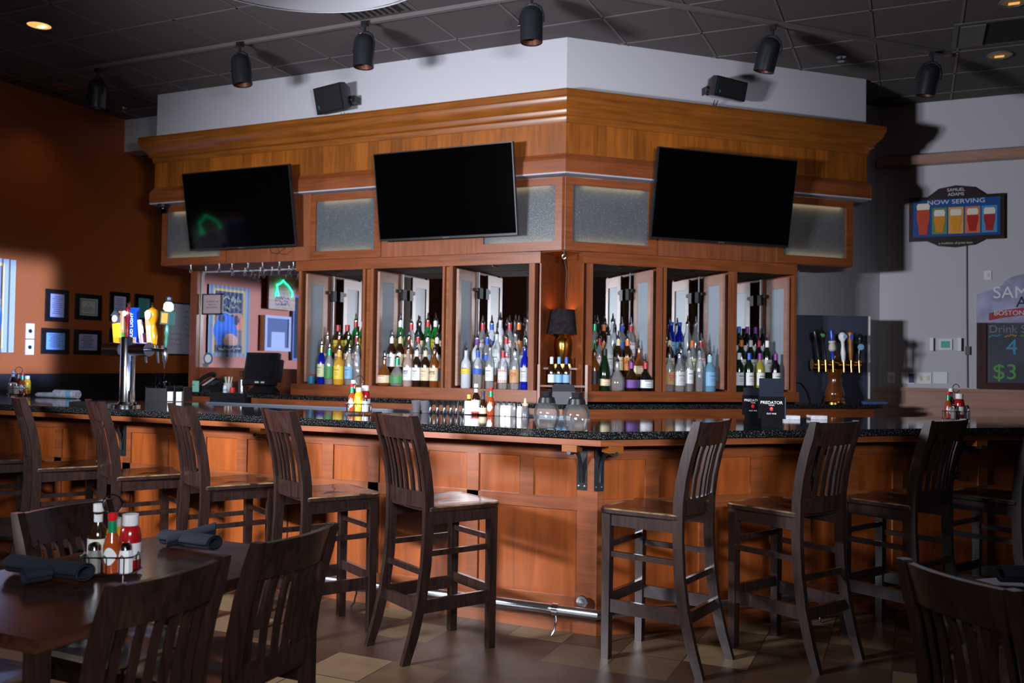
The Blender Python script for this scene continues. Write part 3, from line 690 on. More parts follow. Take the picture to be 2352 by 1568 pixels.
# pendant dome, cut by the top edge
pc = ond = C0 + ray(672, -100)/FPX*2.75
pd = thing('pendant_lamp', 'large white dome pendant lamp cut off by the top edge', 'pendant lamp', pc)
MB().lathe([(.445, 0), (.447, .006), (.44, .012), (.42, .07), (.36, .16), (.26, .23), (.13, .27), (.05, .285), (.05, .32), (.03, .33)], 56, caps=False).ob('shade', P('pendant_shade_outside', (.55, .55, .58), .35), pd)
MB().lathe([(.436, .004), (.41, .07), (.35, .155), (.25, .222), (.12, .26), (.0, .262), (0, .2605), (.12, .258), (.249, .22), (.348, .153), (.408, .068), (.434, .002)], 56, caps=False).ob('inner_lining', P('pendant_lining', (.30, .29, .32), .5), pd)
MB().cyl((0, 0, .32), (0, 0, CEIL-pc[2]-.005), .012).ob('stem', STEEL, pd)
MB().lathe([(.0, .13), (.03, .14), (.045, .18), (.02, .23), (.0, .262)], 18).ob('bulb', P('bulb_glow', (1, .8, .6), .4, emit=(1, .75, .5), es=.3), pd)
# ================================================================== ORANGE WALL: certificates, outlets, whiteboard, posters
INK = P('ink_grey', (.10, .10, .14), .7); INKR = P('ink_magenta', (.45, .12, .25), .7); INKG = P('ink_teal', (.05, .28, .24), .7)
BLKF = P('black_frame', (.008, .007, .007), .35)
FRG = []
def wall_frame(px, label, papers, kind, group='framed certificates on the orange wall'):
    q = [onW(*p) for p in px]; y0 = (q[0][1]+q[3][1])/2; y1 = (q[1][1]+q[2][1])/2; z1 = (q[0][2]+q[1][2])/2; z0 = (q[2][2]+q[3][2])/2
    w, h = y1-y0, z1-z0
    t = thing('picture_frame', label, 'framed certificate', (WL+.001, (y0+y1)/2, (z0+z1)/2), PI/2, group)
    fwid = .045
    b = MB()
    for a in ((-w/2, -w/2+fwid, -h/2, h/2), (w/2-fwid, w/2, -h/2, h/2), (-w/2+fwid, w/2-fwid, -h/2, -h/2+fwid), (-w/2+fwid, w/2-fwid, h/2-fwid, h/2)): b.box((a[0], -.022, a[2]), (a[1], -.001, a[3]))
    b.bevel(.003).ob('frame', BLKF, t)
    MB().box((-w/2+fwid-.002, -.010, -h/2+fwid-.002), (w/2-fwid+.002, -.002, h/2-fwid+.002)).ob('certificate_sheet', papers, t)
    b = MB(); iw, ih = w-2*fwid, h-2*fwid
    if kind == 'border':
        for k, m in ((.06, 0), (.11, 0)):
            for a in ((-.5+k, -.5+k+.025, -.5+k, .5-k), (.5-k-.025, .5-k, -.5+k, .5-k), (-.5+k, .5-k, -.5+k, -.5+k+.025), (-.5+k, .5-k, .5-k-.025, .5-k)): b.box((a[0]*iw, -.0108, a[2]*ih), (a[1]*iw, -.0102, a[3]*ih))
    rr = random.Random(len(label))
    for k in range(4 if kind == 'border' else 9):
        zz = ih*(.02-.09*k) if kind == 'border' else ih*(.38-.09*k); hw = iw*(.18+.18*rr.random())
        b.box((-hw, -.0108, zz-.003), (hw, -.0102, zz+.003))
    b.ob('printed_lines', INK, t)
    if kind == 'border': text('in', t, (0, -.011, ih*.2), ih*.16, INK)
    return t
BLUEP = P('paper_blue', (.22, .42, .72), .6); LAV = P('paper_lavender', (.46, .46, .72), .6); TEAL = P('paper_green', (.06, .30, .26), .6); CREAM = P('paper_cream', (.50, .50, .46), .6)
wall_frame(((105, 663), (156, 667), (153, 740), (101, 737)), 'tall framed lavender certificate, top left of the group', LAV, 'text')
wall_frame(((173, 673), (232, 679), (229, 737), (170, 732)), 'framed certificate with a dark double border, second in the top row', CREAM, 'border')
wall_frame(((252, 669), (296, 673), (293, 740), (249, 737)), 'framed lavender certificate behind the beer tap handles, top row', LAV, 'text')
wall_frame(((308, 674), (350, 678), (348, 741), (306, 738)), 'framed green certificate behind the tap handles', TEAL, 'text')
wall_frame(((96, 751), (158, 757), (154, 815), (91, 811)), 'framed pale blue certificate, bottom left of the group', BLUEP, 'text')
wall_frame(((171, 755), (231, 760), (228, 816), (167, 812)), 'framed grey lavender certificate, second in the bottom row', LAV, 'text')
wall_frame(((252, 752), (292, 755), (289, 815), (248, 812)), 'framed certificate half hidden by the tap handles, bottom row left', LAV, 'text')
wall_frame(((307, 754), (349, 757), (347, 815), (304, 812)), 'framed certificate half hidden by the tap handles, bottom row right', LAV, 'text')
# whiteboard
q0, q1 = onW(380, 694), onW(455, 815)
wb = thing('whiteboard', 'whiteboard with coloured handwriting, half hidden by the alcove post', 'whiteboard', (WL+.001, (q0[1]+q1[1])/2, (q0[2]+q1[2])/2), PI/2)
ww, wh = q1[1]-q0[1], q0[2]-q1[2]
MB().box((-ww/2, -.014, -wh/2), (ww/2, -.001, wh/2)).bevel(.002).ob('board', P('whiteboard_face', (.55, .56, .66), .3), wb)
b = MB()
for k in (-1, 1): b.box((k*ww/2-.008, -.018, -wh/2), (k*ww/2+.008, -.001, wh/2)); b.box((-ww/2, -.018, k*wh/2-.008), (ww/2, -.001, k*wh/2+.008))
b.ob('frame', STEEL, wb)
def scribble(parent, x0, x1, z, amp, m, seed, r=.003, y_=-.0152):
    rr = random.Random(seed); n = max(4, int((x1-x0)/.012)); pts = [(x0+(x1-x0)*i/n, y_, z+amp*(rr.random()-.5)*2) for i in range(n+1)]
    MB().tube(pts, r, 5).ob('handwriting', m, parent)
for k in range(3): scribble(wb, -ww*.40, -ww*.05, -wh*.1-k*.06, .02, INKR, k)
for k in range(5): scribble(wb, 0.02, ww*.42, wh*.35-k*.07, .02, INKG, 10+k)
scribble(wb, -ww*.42, -ww*.25, wh*.43, .015, INK, 31)
# outlets
for (px, py), lb in (((68, 760), 'upper white wall outlet on the orange wall'), ((67, 797), 'lower white wall outlet on the orange wall')):
    p = onW(px, py); t = thing('wall_outlet', lb, 'wall outlet', (WL+.001, p[1], p[2]), PI/2, 'outlets on the orange wall')
    MB().box((-.045, -.008, -.072), (.045, -.0005, .072)).bevel(.004, seg=2).ob('cover_plate', PLATE, t)
    MB().lathe([(.02, 0), (.02, .003), (0, .004)], 14).ob('jack', BLKP, t).matrix_local = Matrix.Translation((0, -.008, 0)) @ Matrix.Rotation(PI/2, 4, 'X')
# corrugated poster panel (seen at the left edge and again in the alcove mirror)
pz0, pz1, py0, py1 = 1.435, 2.315, 5.20, 5.945
po = thing('poster_panel', 'corrugated metal poster panel with blue figure at the left edge', 'poster', (WL+.002, (py0+py1)/2, (pz0+pz1)/2), PI/2)
pw, ph = py1-py0, pz1-pz0
def poster_mat():
    m, nt, b = newmat('printed_corrugated_poster'); N = nt.nodes; L = nt.links
    tc = N.new('ShaderNodeTexCoord'); sx = N.new('ShaderNodeSeparateXYZ'); L.new(tc.outputs['Object'], sx.inputs[0])
    X, Z = sx.outputs[0], sx.outputs[2]
    col = None
    def rgb(c):
        n = N.new('ShaderNodeRGB'); n.outputs[0].default_value = (*c, 1); return n.outputs[0]
    def mix(base, c, mask):
        mx = N.new('ShaderNodeMix'); mx.data_type = 'RGBA'; L.new(mask, mx.inputs['Factor']); L.new(base, mx.inputs['A']); mx.inputs['B'].default_value = (*c, 1); return mx.outputs['Result']
    def rect(x0, x1, z0, z1):
        return math_node(N, L, 'MULTIPLY', math_node(N, L, 'MULTIPLY', math_node(N, L, 'GREATER_THAN', X, x0), math_node(N, L, 'LESS_THAN', X, x1)), math_node(N, L, 'MULTIPLY', math_node(N, L, 'GREATER_THAN', Z, z0), math_node(N, L, 'LESS_THAN', Z, z1)))
    def ell(cx, cz, a, c2):
        u = math_node(N, L, 'DIVIDE', math_node(N, L, 'SUBTRACT', X, cx), a); v = math_node(N, L, 'DIVIDE', math_node(N, L, 'SUBTRACT', Z, cz), c2)
        return math_node(N, L, 'LESS_THAN', math_node(N, L, 'ADD', math_node(N, L, 'MULTIPLY', u, u), math_node(N, L, 'MULTIPLY', v, v)), 1)
    c3 = rgb((.16, .17, .15))
    c3 = mix(c3, (.50, .28, .04), rect(-.29, .27, -.40, .40)); c3 = mix(c3, (.012, .013, .02), rect(-.265, .245, .06, .37))
    c3 = mix(c3, (.16, .09, .05), rect(-.265, .245, -.40, .06)); c3 = mix(c3, (.55, .14, .03), rect(-.24, -.10, -.10, .10))
    c3 = mix(c3, (.02, .10, .30), ell(.06, -.12, .20, .22)); c3 = mix(c3, (.55, .25, .12), ell(-.03, -.24, .13, .09)); c3 = mix(c3, (.015, .015, .02), ell(-.14, .02, .06, .06)); c3 = mix(c3, (.015, .015, .02), ell(.13, .03, .05, .05))
    c3 = mix(c3, (.012, .013, .02), rect(-.265, .245, -.385, -.30))
    L.new(c3, b.inputs['Base Color']); b.inputs['Roughness'].default_value = .45; return m
rings = []
n = 60
for i in range(n+1):
    xx = -pw/2 + pw*i/n; yy = -.012 - .011*math.cos(2*PI*i/n*10); rings.append([(xx, yy, -ph/2), (xx, yy-.002, -ph/2), (xx, yy-.002, ph/2), (xx, yy, ph/2)])
MB().loft(rings).ob('corrugated_sheet', poster_mat(), po)
CRM = P('poster_lettering', (.6, .55, .35), .6)
for k, (zz, a) in enumerate(((.27, .05), (.17, .045), (.10, .012), (-.345, .02))): scribble(po, -.2, .19, zz, a, CRM, 50+k, .007, -.027)
# neon board, white light box, dark framed board: on the orange wall, seen in the mirror
nb = thing('neon_sign', 'wooden board sign with green neon outline, reflected in the alcove mirror', 'neon sign', (WL+.002, 4.645, 2.31), PI/2)
BW = wood('weathered_board', (.20, .10, .04), (.48, .32, .16), (3, 3, 22), .7, 0)
MB().box((-.275, -.10, -.235), (.275, -.07, .235)).bevel(.004).ob('board', BW, nb)
MB().box((-.2, -.07, -.18), (.2, 0, .18)).ob('standoff_box', BLKP, nb)
NEO = P('green_neon_tube', (.1, 1, .5), .4, emit=(.02, 1, .42), es=5)
npts = [(.17, .09), (.13, .10), (.08, .125), (.04, .16), (.0, .13), (-.05, .105), (-.10, .07), (-.15, .02), (-.165, -.03), (-.14, -.045)]
MB().tube([(x_-.03, -.12, z_) for x_, z_ in npts], .009, 10).tube([(.17-.03, -.12, .09), (.165-.03, -.12, .03), (.195-.03, -.12, -.05), (.13-.03, -.12, -.055), (.165-.03, -.12, .03)], .009, 10).ob('neon_tube', NEO, nb)
for k, (zz, m) in enumerate(((-.08, INK), (-.12, INKR), (-.16, INK))): scribble(nb, -.15, .15, zz, .02, m, 80+k, .005, -.102)
wbx = thing('light_box_sign', 'white framed glossy sign on the orange wall, reflected in the alcove mirror', 'sign', (WL+.002, 4.70, 1.755), PI/2)
b = MB()
for a in ((-.27, -.225, -.235, .235), (.225, .27, -.235, .235), (-.225, .225, -.235, -.19), (-.225, .225, .20, .235)): b.box((a[0], -.09, a[2]), (a[1], 0, a[3]))
b.bevel(.003).ob('frame', P('white_gloss_frame', (.85, .85, .85), .15), wbx)
MB().box((-.226, -.07, -.191), (.226, -.01, .201)).ob('glossy_panel', P('dark_gloss_panel', (.10, .10, .13), .12), wbx)
MB().box((-.16, -.074, -.19), (.12, -.0705, .02)).ob('card', P('painted_glare', (.85, .86, .88), .5), wbx)  # pale rectangle stands for the glare on the glossy panel
dk = thing('dark_framed_board', 'dark framed board on the orange wall, at the mirror edge', 'framed board', (WL+.002, 4.06, 1.85), PI/2)
MB().box((-.28, -.05, -.45), (.28, 0, .45)).bevel(.004).ob('frame', P('steel_blue_frame', (.10, .13, .20), .3), dk)
MB().box((-.25, -.053, -.42), (.25, -.0505, .42)).ob('panel', BLKF, dk)
# things on the mirror
rs = [onp(*p, AY, yM-.004) for p in ((466, 675), (511, 675), (511, 722), (466, 722))]
rsg = thing('notice_frame', 'small framed notice about refusing service hung on the mirror', 'framed notice', ((rs[0][0]+rs[1][0])/2, yM-.001, (rs[0][2]+rs[2][2])/2))
rw, rh = rs[1][0]-rs[0][0], rs[0][2]-rs[2][2]
b = MB()
for a in ((-rw/2, -rw/2+.012, -rh/2, rh/2), (rw/2-.012, rw/2, -rh/2, rh/2), (-rw/2, rw/2, -rh/2, -rh/2+.012), (-rw/2, rw/2, rh/2-.012, rh/2)): b.box((a[0], -.016, a[2]), (a[1], -.0005, a[3]))
b.ob('frame', BLKF, rsg)
MB().box((-rw/2+.011, -.008, -rh/2+.011), (rw/2-.011, -.001, rh/2-.011)).ob('sheet', P('notice_paper', (.52, .40, .42), .6), rsg)
for k, s_ in enumerate(('WE RESERVE THE', 'RIGHT TO', 'REFUSE SERVICE')): text(s_, rsg, (0, -.0085, .025-.03*k), .021, INK)
p = onp(478, 823, AY, yM)
st = thing('round_sticker', 'round blue and white sticker at the lower left of the mirror', 'sticker', (p[0], yM-.0005, p[2]))
MB().lathe([(.062, 0), (.062, .001), (0, .001)], 32).ob('ring', P('sticker_blue', (.06, .16, .36), .5), st).rotation_euler = (PI/2, 0, 0)
MB().lathe([(.042, .0012), (.042, .0018), (0, .0018)], 32).ob('disc', WHITE, st).rotation_euler = (PI/2, 0, 0)
p = onp(475, 838, AY, yM)
tag(MB().box((p[0]-.05, yM-.0012, p[2]-.02), (p[0]+.02, yM-.0002, p[2]+.02)).ob('small_label', P('sage_label', (.18, .22, .18), .6)), 'small grey green label under the round mirror sticker', 'label')
# eye hooks under the canopy cabinet
hk = None
hooks = [(439, 605), (473, 616), (504, 606), (533, 609), (535, 624), (563, 627), (570, 604), (598, 618), (603, 607), (625, 625), (642, 600), (664, 614), (674, 606)]
for i, (px, py) in enumerate(hooks):
    p = onz(px, py, 2.29)
    yy = min(max(p[1], O[1]+.10), O[1]+.46)
    dd = C0 + ray(px, py)*((yy)/(ray(px, py)[1]))
    loc = (dd[0], dd[1], 2.3045)
    if hk is None:
        hk = thing('eye_hook', '', 'hook', loc, 0, 'small chrome eye hooks under the light boxes')
        MB().lathe([(.016, 0), (.016, -.006), (.005, -.008), (.005, -.034)], 10).ob('screw', STEEL, hk)
        MB().tube([(.015*math.cos(a), 0, -.053+.017*math.sin(a)) for a in [2*PI*k/12 for k in range(12)]], .0055, 6, closed=True).ob('ring', STEEL, hk)
        hk['label'] = 'one of the small chrome hooks under the light boxes above the register'
    else: dup(hk, 'one of the small chrome hooks under the light boxes above the register', loc)
p = onz(1293, 574, 2.304)
eh = thing('eye_bolt', 'single chrome eye bolt under the canopy corner above the lamp', 'hook', (O[0]+KM[0]*(DU+.03), O[1]+KM[1]*(DU+.03), 2.3035))
MB().cyl((0, 0, 0), (0, 0, -.03), .006).ob('screw', CHROME, eh)
MB().tube([(.016*math.cos(a), 0, -.045+.018*math.sin(a)) for a in [2*PI*k/16 for k in range(16)]], .0055, 8, closed=True).ob('ring', CHROME, eh)
# ================================================================== CORNER NICHE: lamp on a wooden rack, beers, printer
kx = O + KM*.20
def kpt(o, z): q = O + KM*o; return (q[0], q[1], z)
rk = thing('wooden_rack', 'small wooden rack in the corner niche carrying the lamp and beers', 'rack', kpt(.15, CTZ), ANG/2)
MB().box((-.20, -.02, .0), (-.18, .22, .31)).box((.18, -.02, 0), (.20, .22, .31)).bevel(.002).ob('side_panel', W_PAL, rk)
MB().box((-.179, .20, 0), (.179, .219, .30)).box((-.179, .0, .13), (.179, .199, .145)).box((-.179, .09, .27), (.179, .199, .285)).ob('shelf', W_H, rk)
lp = thing('table_lamp', 'small lamp with gold base and dark shade in the corner niche', 'lamp', (*kpt(.31, 0)[:2], CTZ+.2855), ANG/2)
LG = P('gold_lamp_base', (.55, .30, .06), .22, 1, bump=.6, bscale=40)
MB().box((-.062, -.05, 0), (.062, .05, .03)).lathe([(.045, .03), (.03, .05), (.036, .075), (.05, .13), (.058, .19), (.05, .235), (.032, .255), (.04, .275), (.012, .29), (.012, .34)], 20).bevel(.003).ob('base', LG, lp)
MB().lathe([(.135, .275), (.132, .272), (.088, .475), (.092, .477)], 36).bm.free()
b = MB(); prof = [(.138, .272), (.094, .475), (.091, .475), (.135, .272)]
b.loft([[(r*math.cos(2*PI*k/36), r*math.sin(2*PI*k/36), z) for k in range(36)] for r, z in prof], caps=False, loop=True)
b.ob('lamp_shade', P('dark_damask_shade', (.013, .010, .012), .85, spec=.2, var=.6, bscale=30), lp)
MB().lathe([(.02, .35), (.03, .37), (.03, .40), (0, .42)], 14).ob('bulb', P('amber_bulb', (1, .5, .2), .5, emit=(1, .42, .08), es=9), lp)
MB().tube([(.03, .06, .02), (.08, .1, .05), (.07, .12, .3), (.02, .13, .6), (.03, .12, .8), (.0, .12, .93)], .006, 6).ob('cord', P('brown_cord', (.03, .015, .01), .5), lp)
# ------------------------------------------------------------------ bottles
def glassmat(name, col, rough=.03, trans=1): return P(name, col, rough, trans=trans, ior=1.45, spec=.6)
G_CLEAR = thinglass('bottle_glass_clear', .16, (.90, .94, .97), 1.0, .09); G_FROST = P('bottle_glass_frosted', (.72, .76, .80), .35, trans=.3)
G_AMB = P('bottle_amber_spirit', (.16, .045, .008), .06, coat=.6); G_GOLD = P('bottle_gold_spirit', (.60, .30, .03), .06, coat=.6)
G_BRN = P('bottle_brown_glass', (.022, .008, .003), .05, coat=.8); G_GRN = P('bottle_green_glass', (.01, .16, .03), .05, coat=.7)
G_DGR = P('bottle_dark_green_glass', (.006, .018, .008), .05, coat=.8); G_BLK = P('bottle_black_glass', (.006, .005, .006), .05, coat=.8)
G_COB = P('bottle_cobalt_glass', (.006, .012, .30), .05, coat=.7); G_YEL = P('bottle_white_wine', (.32, .28, .04), .06, coat=.6)
G_SKY = P('bottle_sky_blue', (.20, .45, .62), .08, trans=.4); G_ROSE = P('bottle_pale_rose', (.62, .42, .38), .06, trans=.4)
LBW = P('label_white', (.72, .74, .74), .5); LBC = P('label_cream', (.66, .58, .38), .5); LBY = P('label_yellow', (.75, .55, .04), .5); LBB = P('label_blue', (.03, .10, .50), .5)
LBR = P('label_red', (.55, .03, .03), .5); LBG = P('label_green', (.05, .26, .07), .5); LBT = P('label_tan', (.50, .28, .11), .5); LBWR = P('label_white_red', (.70, .71, .72), .5); LBK = P('label_black', (.015, .015, .016), .5)
LBO = P('label_orange', (.62, .20, .03), .5); LBS = P('label_silver', (.5, .52, .5), .35); LBLB = P('label_light_blue', (.20, .42, .62), .5); LBPU = P('label_purple', (.13, .04, .26), .5); LBPY = P('label_pale_yellow', (.66, .68, .36), .5)
CAPR = P('cap_red', (.40, .015, .02), .35); CAPW = WHITE; CAPK = BLKP; CAPY = P('cap_yellow', (.75, .45, .06), .4); CAPG = P('cap_gold', (.6, .4, .12), .3, .8); CAPO = P('cap_orange', (.6, .16, .02), .4)
CAPP = P('cap_purple', (.22, .03, .25), .4); CAPB = P('cap_blue', (.03, .12, .5), .35); CAPGN = P('cap_green_foil', (.02, .38, .16), .3, .5); CAPLB = P('cap_pale_blue', (.35, .5, .6), .4)
SHAPES = {   # (height to neck top, [(radius, z)...] , (label z0, z1), neck radius)
 'round': (.285, [(.034, 0), (.0385, .006), (.0385, .175), (.034, .200), (.020, .222), (.0145, .24), (.0145, .28), (.0165, .281), (.0165, .287)], (.05, .15)),
 'tall':  (.31,  [(.031, 0), (.035, .006), (.035, .19), (.028, .225), (.016, .255), (.0145, .30), (.0165, .301), (.0165, .311)], (.06, .165)),
 'wine':  (.30,  [(.034, 0), (.038, .006), (.038, .185), (.034, .208), (.019, .232), (.0145, .25), (.0145, .295), (.0155, .296), (.0155, .301)], (.05, .15)),
 'squat': (.22,  [(.045, 0), (.055, .010), (.058, .06), (.054, .095), (.034, .13), (.019, .15), (.0155, .17), (.0155, .21), (.018, .211), (.018, .219)], (.025, .085)),
 'fizz':  (.31,  [(.036, 0), (.043, .008), (.043, .13), (.036, .18), (.02, .24), (.0155, .27), (.0155, .31)], (.04, .09)),
 'jug':   (.275, [(.042, 0), (.046, .006), (.046, .165), (.042, .185), (.022, .212), (.0165, .225), (.0165, .27), (.019, .271), (.019, .277)], (.045, .15)),
}
def bottle_mesh(shape, glass, label, top, topmat, letter=None):
    hN, prof, (l0, l1) = SHAPES[shape]
    sq = shape == 'square'
    prof = [(r*1.1, z*1.1) for r, z in prof]; l0 *= 1.1; l1 *= 1.1
    if label in (LBY, LBB) and glass in (G_CLEAR, G_FROST): l0, l1 = l1-.045, l1
    root = MB().lathe(prof, 22).ob('spirit_bottle', glass, smooth=50)
    rl = prof[1][0] if shape != 'squat' else .0633
    if label:
        n = 12; b = MB(); pts = [(rl+.0006)*1 for _ in range(n+1)]
        a0, a1 = -PI/2-1.25, -PI/2+1.25; rr = rl+.0008
        b.loft([[(rr*math.cos(a0+(a1-a0)*i/n), rr*math.sin(a0+(a1-a0)*i/n), l0) for i in range(n+1)], [(rr*math.cos(a0+(a1-a0)*i/n), rr*math.sin(a0+(a1-a0)*i/n), l1) for i in range(n+1)]], caps=False, closed=False)
        b.ob('label', label, root)
        if label not in (LBK,):
            zc = (l0+l1)/2; hw = .5; rr += .0005; b = MB()
            for zq, th, aw in (((l1-.022, .018, 1.2), (l0+.006, .012, 1.2), (zc-.004, .003, .4)) if label is LBWR else ((zc+.022, .006, .55), (zc-.004, .003, .4), (zc-.02, .003, .45))):
                b.loft([[(rr*math.cos(-PI/2-aw+2*aw*i/6), rr*math.sin(-PI/2-aw+2*aw*i/6), zq) for i in range(7)], [(rr*math.cos(-PI/2-aw+2*aw*i/6), rr*math.sin(-PI/2-aw+2*aw*i/6), zq+th) for i in range(7)]], caps=False, closed=False)
            b.ob('printed_lines', {LBW: LBK, LBC: LBR, LBT: LBR, LBWR: LBR}.get(label, INK), root)
    if letter: text(letter, root, (0, -rl-.0028, (l0+l1)/2+.012), .034, LBR if letter in '7CH' else LBK)
    z = prof[-1][1]; r = prof[-1][0]
    if top == 'pour':
        if topmat: MB().lathe([(r+.001, z-.055), (r+.001, z-.004)], 14).ob('neck_foil', topmat, root)
        MB().lathe([(r*.95, z-.002), (r*1.02, z+.004), (r*.85, z+.018), (.0085, z+.026), (.0075, z+.045), (.005, z+.068), (.004, z+.072)], 10).ob('pour_spout', CHROME, root)
    elif top == 'foil':
        MB().lathe([(r+.001, z-.055), (r+.0012, z+.001), (r-.002, z+.004), (0, z+.004)], 14).ob('neck_foil', topmat, root)
    else:
        MB().lathe([(r+.002, z-.016), (r+.002, z+.010), (r, z+.013), (0, z+.013)], 14).ob('cap', topmat, root)
    return root
KIND = {
 'frostY': ('round', G_FROST, LBY, 'pour', None, 'frosted bottle with yellow label'), 'clearB': ('round', G_CLEAR, LBB, 'pour', LBB, 'clear bottle with blue label'),
 'clearW': ('tall', G_CLEAR, LBW, 'pour', None, 'clear bottle with white label'), 'clearR': ('round', G_CLEAR, LBWR, 'pour', CAPR, 'clear bottle with red and white label'),
 'clearT': ('round', G_CLEAR, LBT, 'pour', None, 'clear bottle with tan label'), 'clear': ('tall', G_CLEAR, None, 'pour', None, 'plain clear bottle'),
 'cobalt': ('tall', G_COB, LBS, 'pour', None, 'cobalt blue bottle'), 'cobcap': ('tall', G_COB, LBLB, 'cap', CAPB, 'capped cobalt blue bottle'),
 'cream': ('round', G_BRN, LBC, 'pour', LBC, 'brown bottle with cream label'), 'brownW': ('round', G_BRN, LBW, 'pour', LBW, 'brown bottle with white label'),
 'amberC': ('round', G_AMB, LBC, 'pour', None, 'amber bottle with cream label'), 'amber': ('round', G_AMB, LBK, 'pour', None, 'amber bottle with black label'),
 'gold': ('jug', G_GOLD, LBY, 'pour', CAPY, 'golden bottle with yellow label'), 'sqAmber': ('squat', G_AMB, LBC, 'pour', None, 'squat amber bottle with cream label'),
 'sqGreen': ('squat', G_CLEAR, LBG, 'pour', CAPGN, 'squat clear bottle with green label'), 'sqPur': ('squat', G_BRN, LBPU, 'pour', CAPP, 'squat brown bottle with purple label'),
 'sqClear': ('squat', G_CLEAR, None, 'pour', None, 'squat clear bottle'), 'sqWax': ('squat', G_BLK, LBW, 'pour', CAPR, 'squat dark bottle with red neck'),
 'green': ('tall', G_GRN, LBY, 'pour', LBW, 'green bottle with yellow label'), 'greenP': ('tall', G_GRN, None, 'pour', CAPR, 'plain green bottle'), 'dgreen': ('round', G_DGR, LBC, 'pour', None, 'dark green bottle with cream label'),
 'redcap': ('jug', G_BRN, LBY, 'foil', CAPR, 'dark whisky bottle with red neck'), 'blueY': ('tall', G_COB, LBPY, 'pour', CAPG, 'blue bottle with pale yellow label'),
 'sky': ('jug', G_SKY, LBLB, 'pour', CAPLB, 'sky blue bottle'), 'lightB': ('round', G_CLEAR, LBLB, 'pour', None, 'clear bottle with light blue label'),
 'clearG': ('round', G_CLEAR, LBG, 'pour', CAPGN, 'clear bottle with green label'), 'rose': ('round', G_ROSE, LBW, 'pour', None, 'pale rose bottle with white label'),
 'orange': ('round', G_BRN, LBO, 'pour', CAPO, 'dark bottle with orange label'), 'orcap': ('round', G_CLEAR, LBPY, 'foil', CAPO, 'clear bottle with orange neck'),
 'silver': ('jug', G_CLEAR, LBS, 'pour', None, 'clear bottle with silver label'), 'frostW': ('tall', G_FROST, LBW, 'pour', None, 'frosted bottle with white label'), 'frostP': ('jug', G_FROST, None, 'pour', LBPU, 'broad frosted bottle'),
 'fizz': ('fizz', G_DGR, LBC, 'foil', LBK, 'sparkling wine bottle with gold label'),
 'wineR': ('wine', G_BLK, LBW, 'foil', CAPR, 'red wine bottle with red foil'), 'wineP': ('wine', G_BLK, LBW, 'foil', CAPP, 'red wine bottle with purple foil'), 'wineK': ('wine', G_BLK, LBW, 'foil', LBK, 'red wine bottle with black foil'),
 'wineG': ('wine', G_DGR, LBW, 'foil', CAPO, 'green wine bottle with orange foil'), 'wineW': ('wine', G_YEL, LBW, 'foil', CAPP, 'yellow white-wine bottle'), 'wineB': ('wine', G_DGR, LBW, 'foil', CAPB, 'green wine bottle with blue foil'), 'wineWh': ('wine', G_DGR, LBW, 'foil', WHITE, 'green wine bottle with white foil'),
}
BAYS = [
 ('L', [[(739, 'blueY'), (757, 'clearG'), (780, 'gold'), (803, 'lightB'), (821, 'clear')], [(752, 'rose'), (779, 'amberC'), (800, 'dgreen'), (819, 'clearR')], [(776, 'redcap'), (793, 'redcap'), (808, 'greenP'), (822, 'green')]]),
 ('L', [[(884, 'sqAmber'), (906, 'sqGreen'), (928, 'rose'), (949, 'brownW'), (971, 'cream'), (992, 'amberC'), (1007, 'amber')], [(900, 'brownW'), (918, 'cream'), (939, 'amberC'), (960, 'clearR'), (982, 'silver'), (1003, 'brownW')], [(919, 'green'), (944, 'clearR'), (962, 'dgreen'), (980, 'greenP'), (996, 'green'), (1009, 'dgreen')]]),
 ('L', [[(1071, 'frostY'), (1098, 'clearB'), (1126, 'clearW'), (1156, 'clearR'), (1183, 'clearT'), (1206, 'cobalt')], [(1096, 'frostP'), (1118, 'clearB'), (1141, 'frostW'), (1163, 'clearR'), (1184, 'clear'), (1203, 'silver')], [(1108, 'clearR'), (1123, 'clearB'), (1142, 'frostW'), (1170, 'clearR'), (1188, 'orange'), (1203, 'clear')]]),
 ('R', [[(1366, 'amber'), (1387, 'fizz'), (1411, 'sqClear'), (1440, 'sqPur'), (1470, 'sqWax')], [(1377, 'clearR'), (1398, 'frostW'), (1420, 'cream'), (1440, 'orange'), (1461, 'sqAmber')], [(1365, 'clearG'), (1380, 'orange'), (1393, 'clear'), (1406, 'clearB'), (1419, 'clearR'), (1432, 'silver')]]),
 ('R', [[(1538, 'clearT'), (1560, 'silver'), (1583, 'clearW'), (1607, 'clear'), (1631, 'sky')], [(1538, 'cream'), (1558, 'sqClear'), (1582, 'orcap'), (1606, 'clearR')], [(1542, 'cobcap'), (1556, 'cobcap'), (1571, 'clear'), (1585, 'clear')]]),
 ('R', [[(1698, 'wineWh'), (1721, 'wineB'), (1746, 'wineW'), (1782, 'wineP')], [(1703, 'wineG'), (1724, 'wineWh'), (1742, 'wineR'), (1762, 'wineWh')], [(1697, 'wineB'), (1711, 'wineP'), (1726, 'wineP'), (1742, 'wineK')]]),
]
ORD = ['first', 'second', 'third', 'fourth', 'fifth', 'sixth', 'seventh']
ROWD = (.185, .295, .43); ROWZ = (1.1885, 1.3035, 1.4285); ROWN = ('front', 'middle', 'back')
PROTO = {}
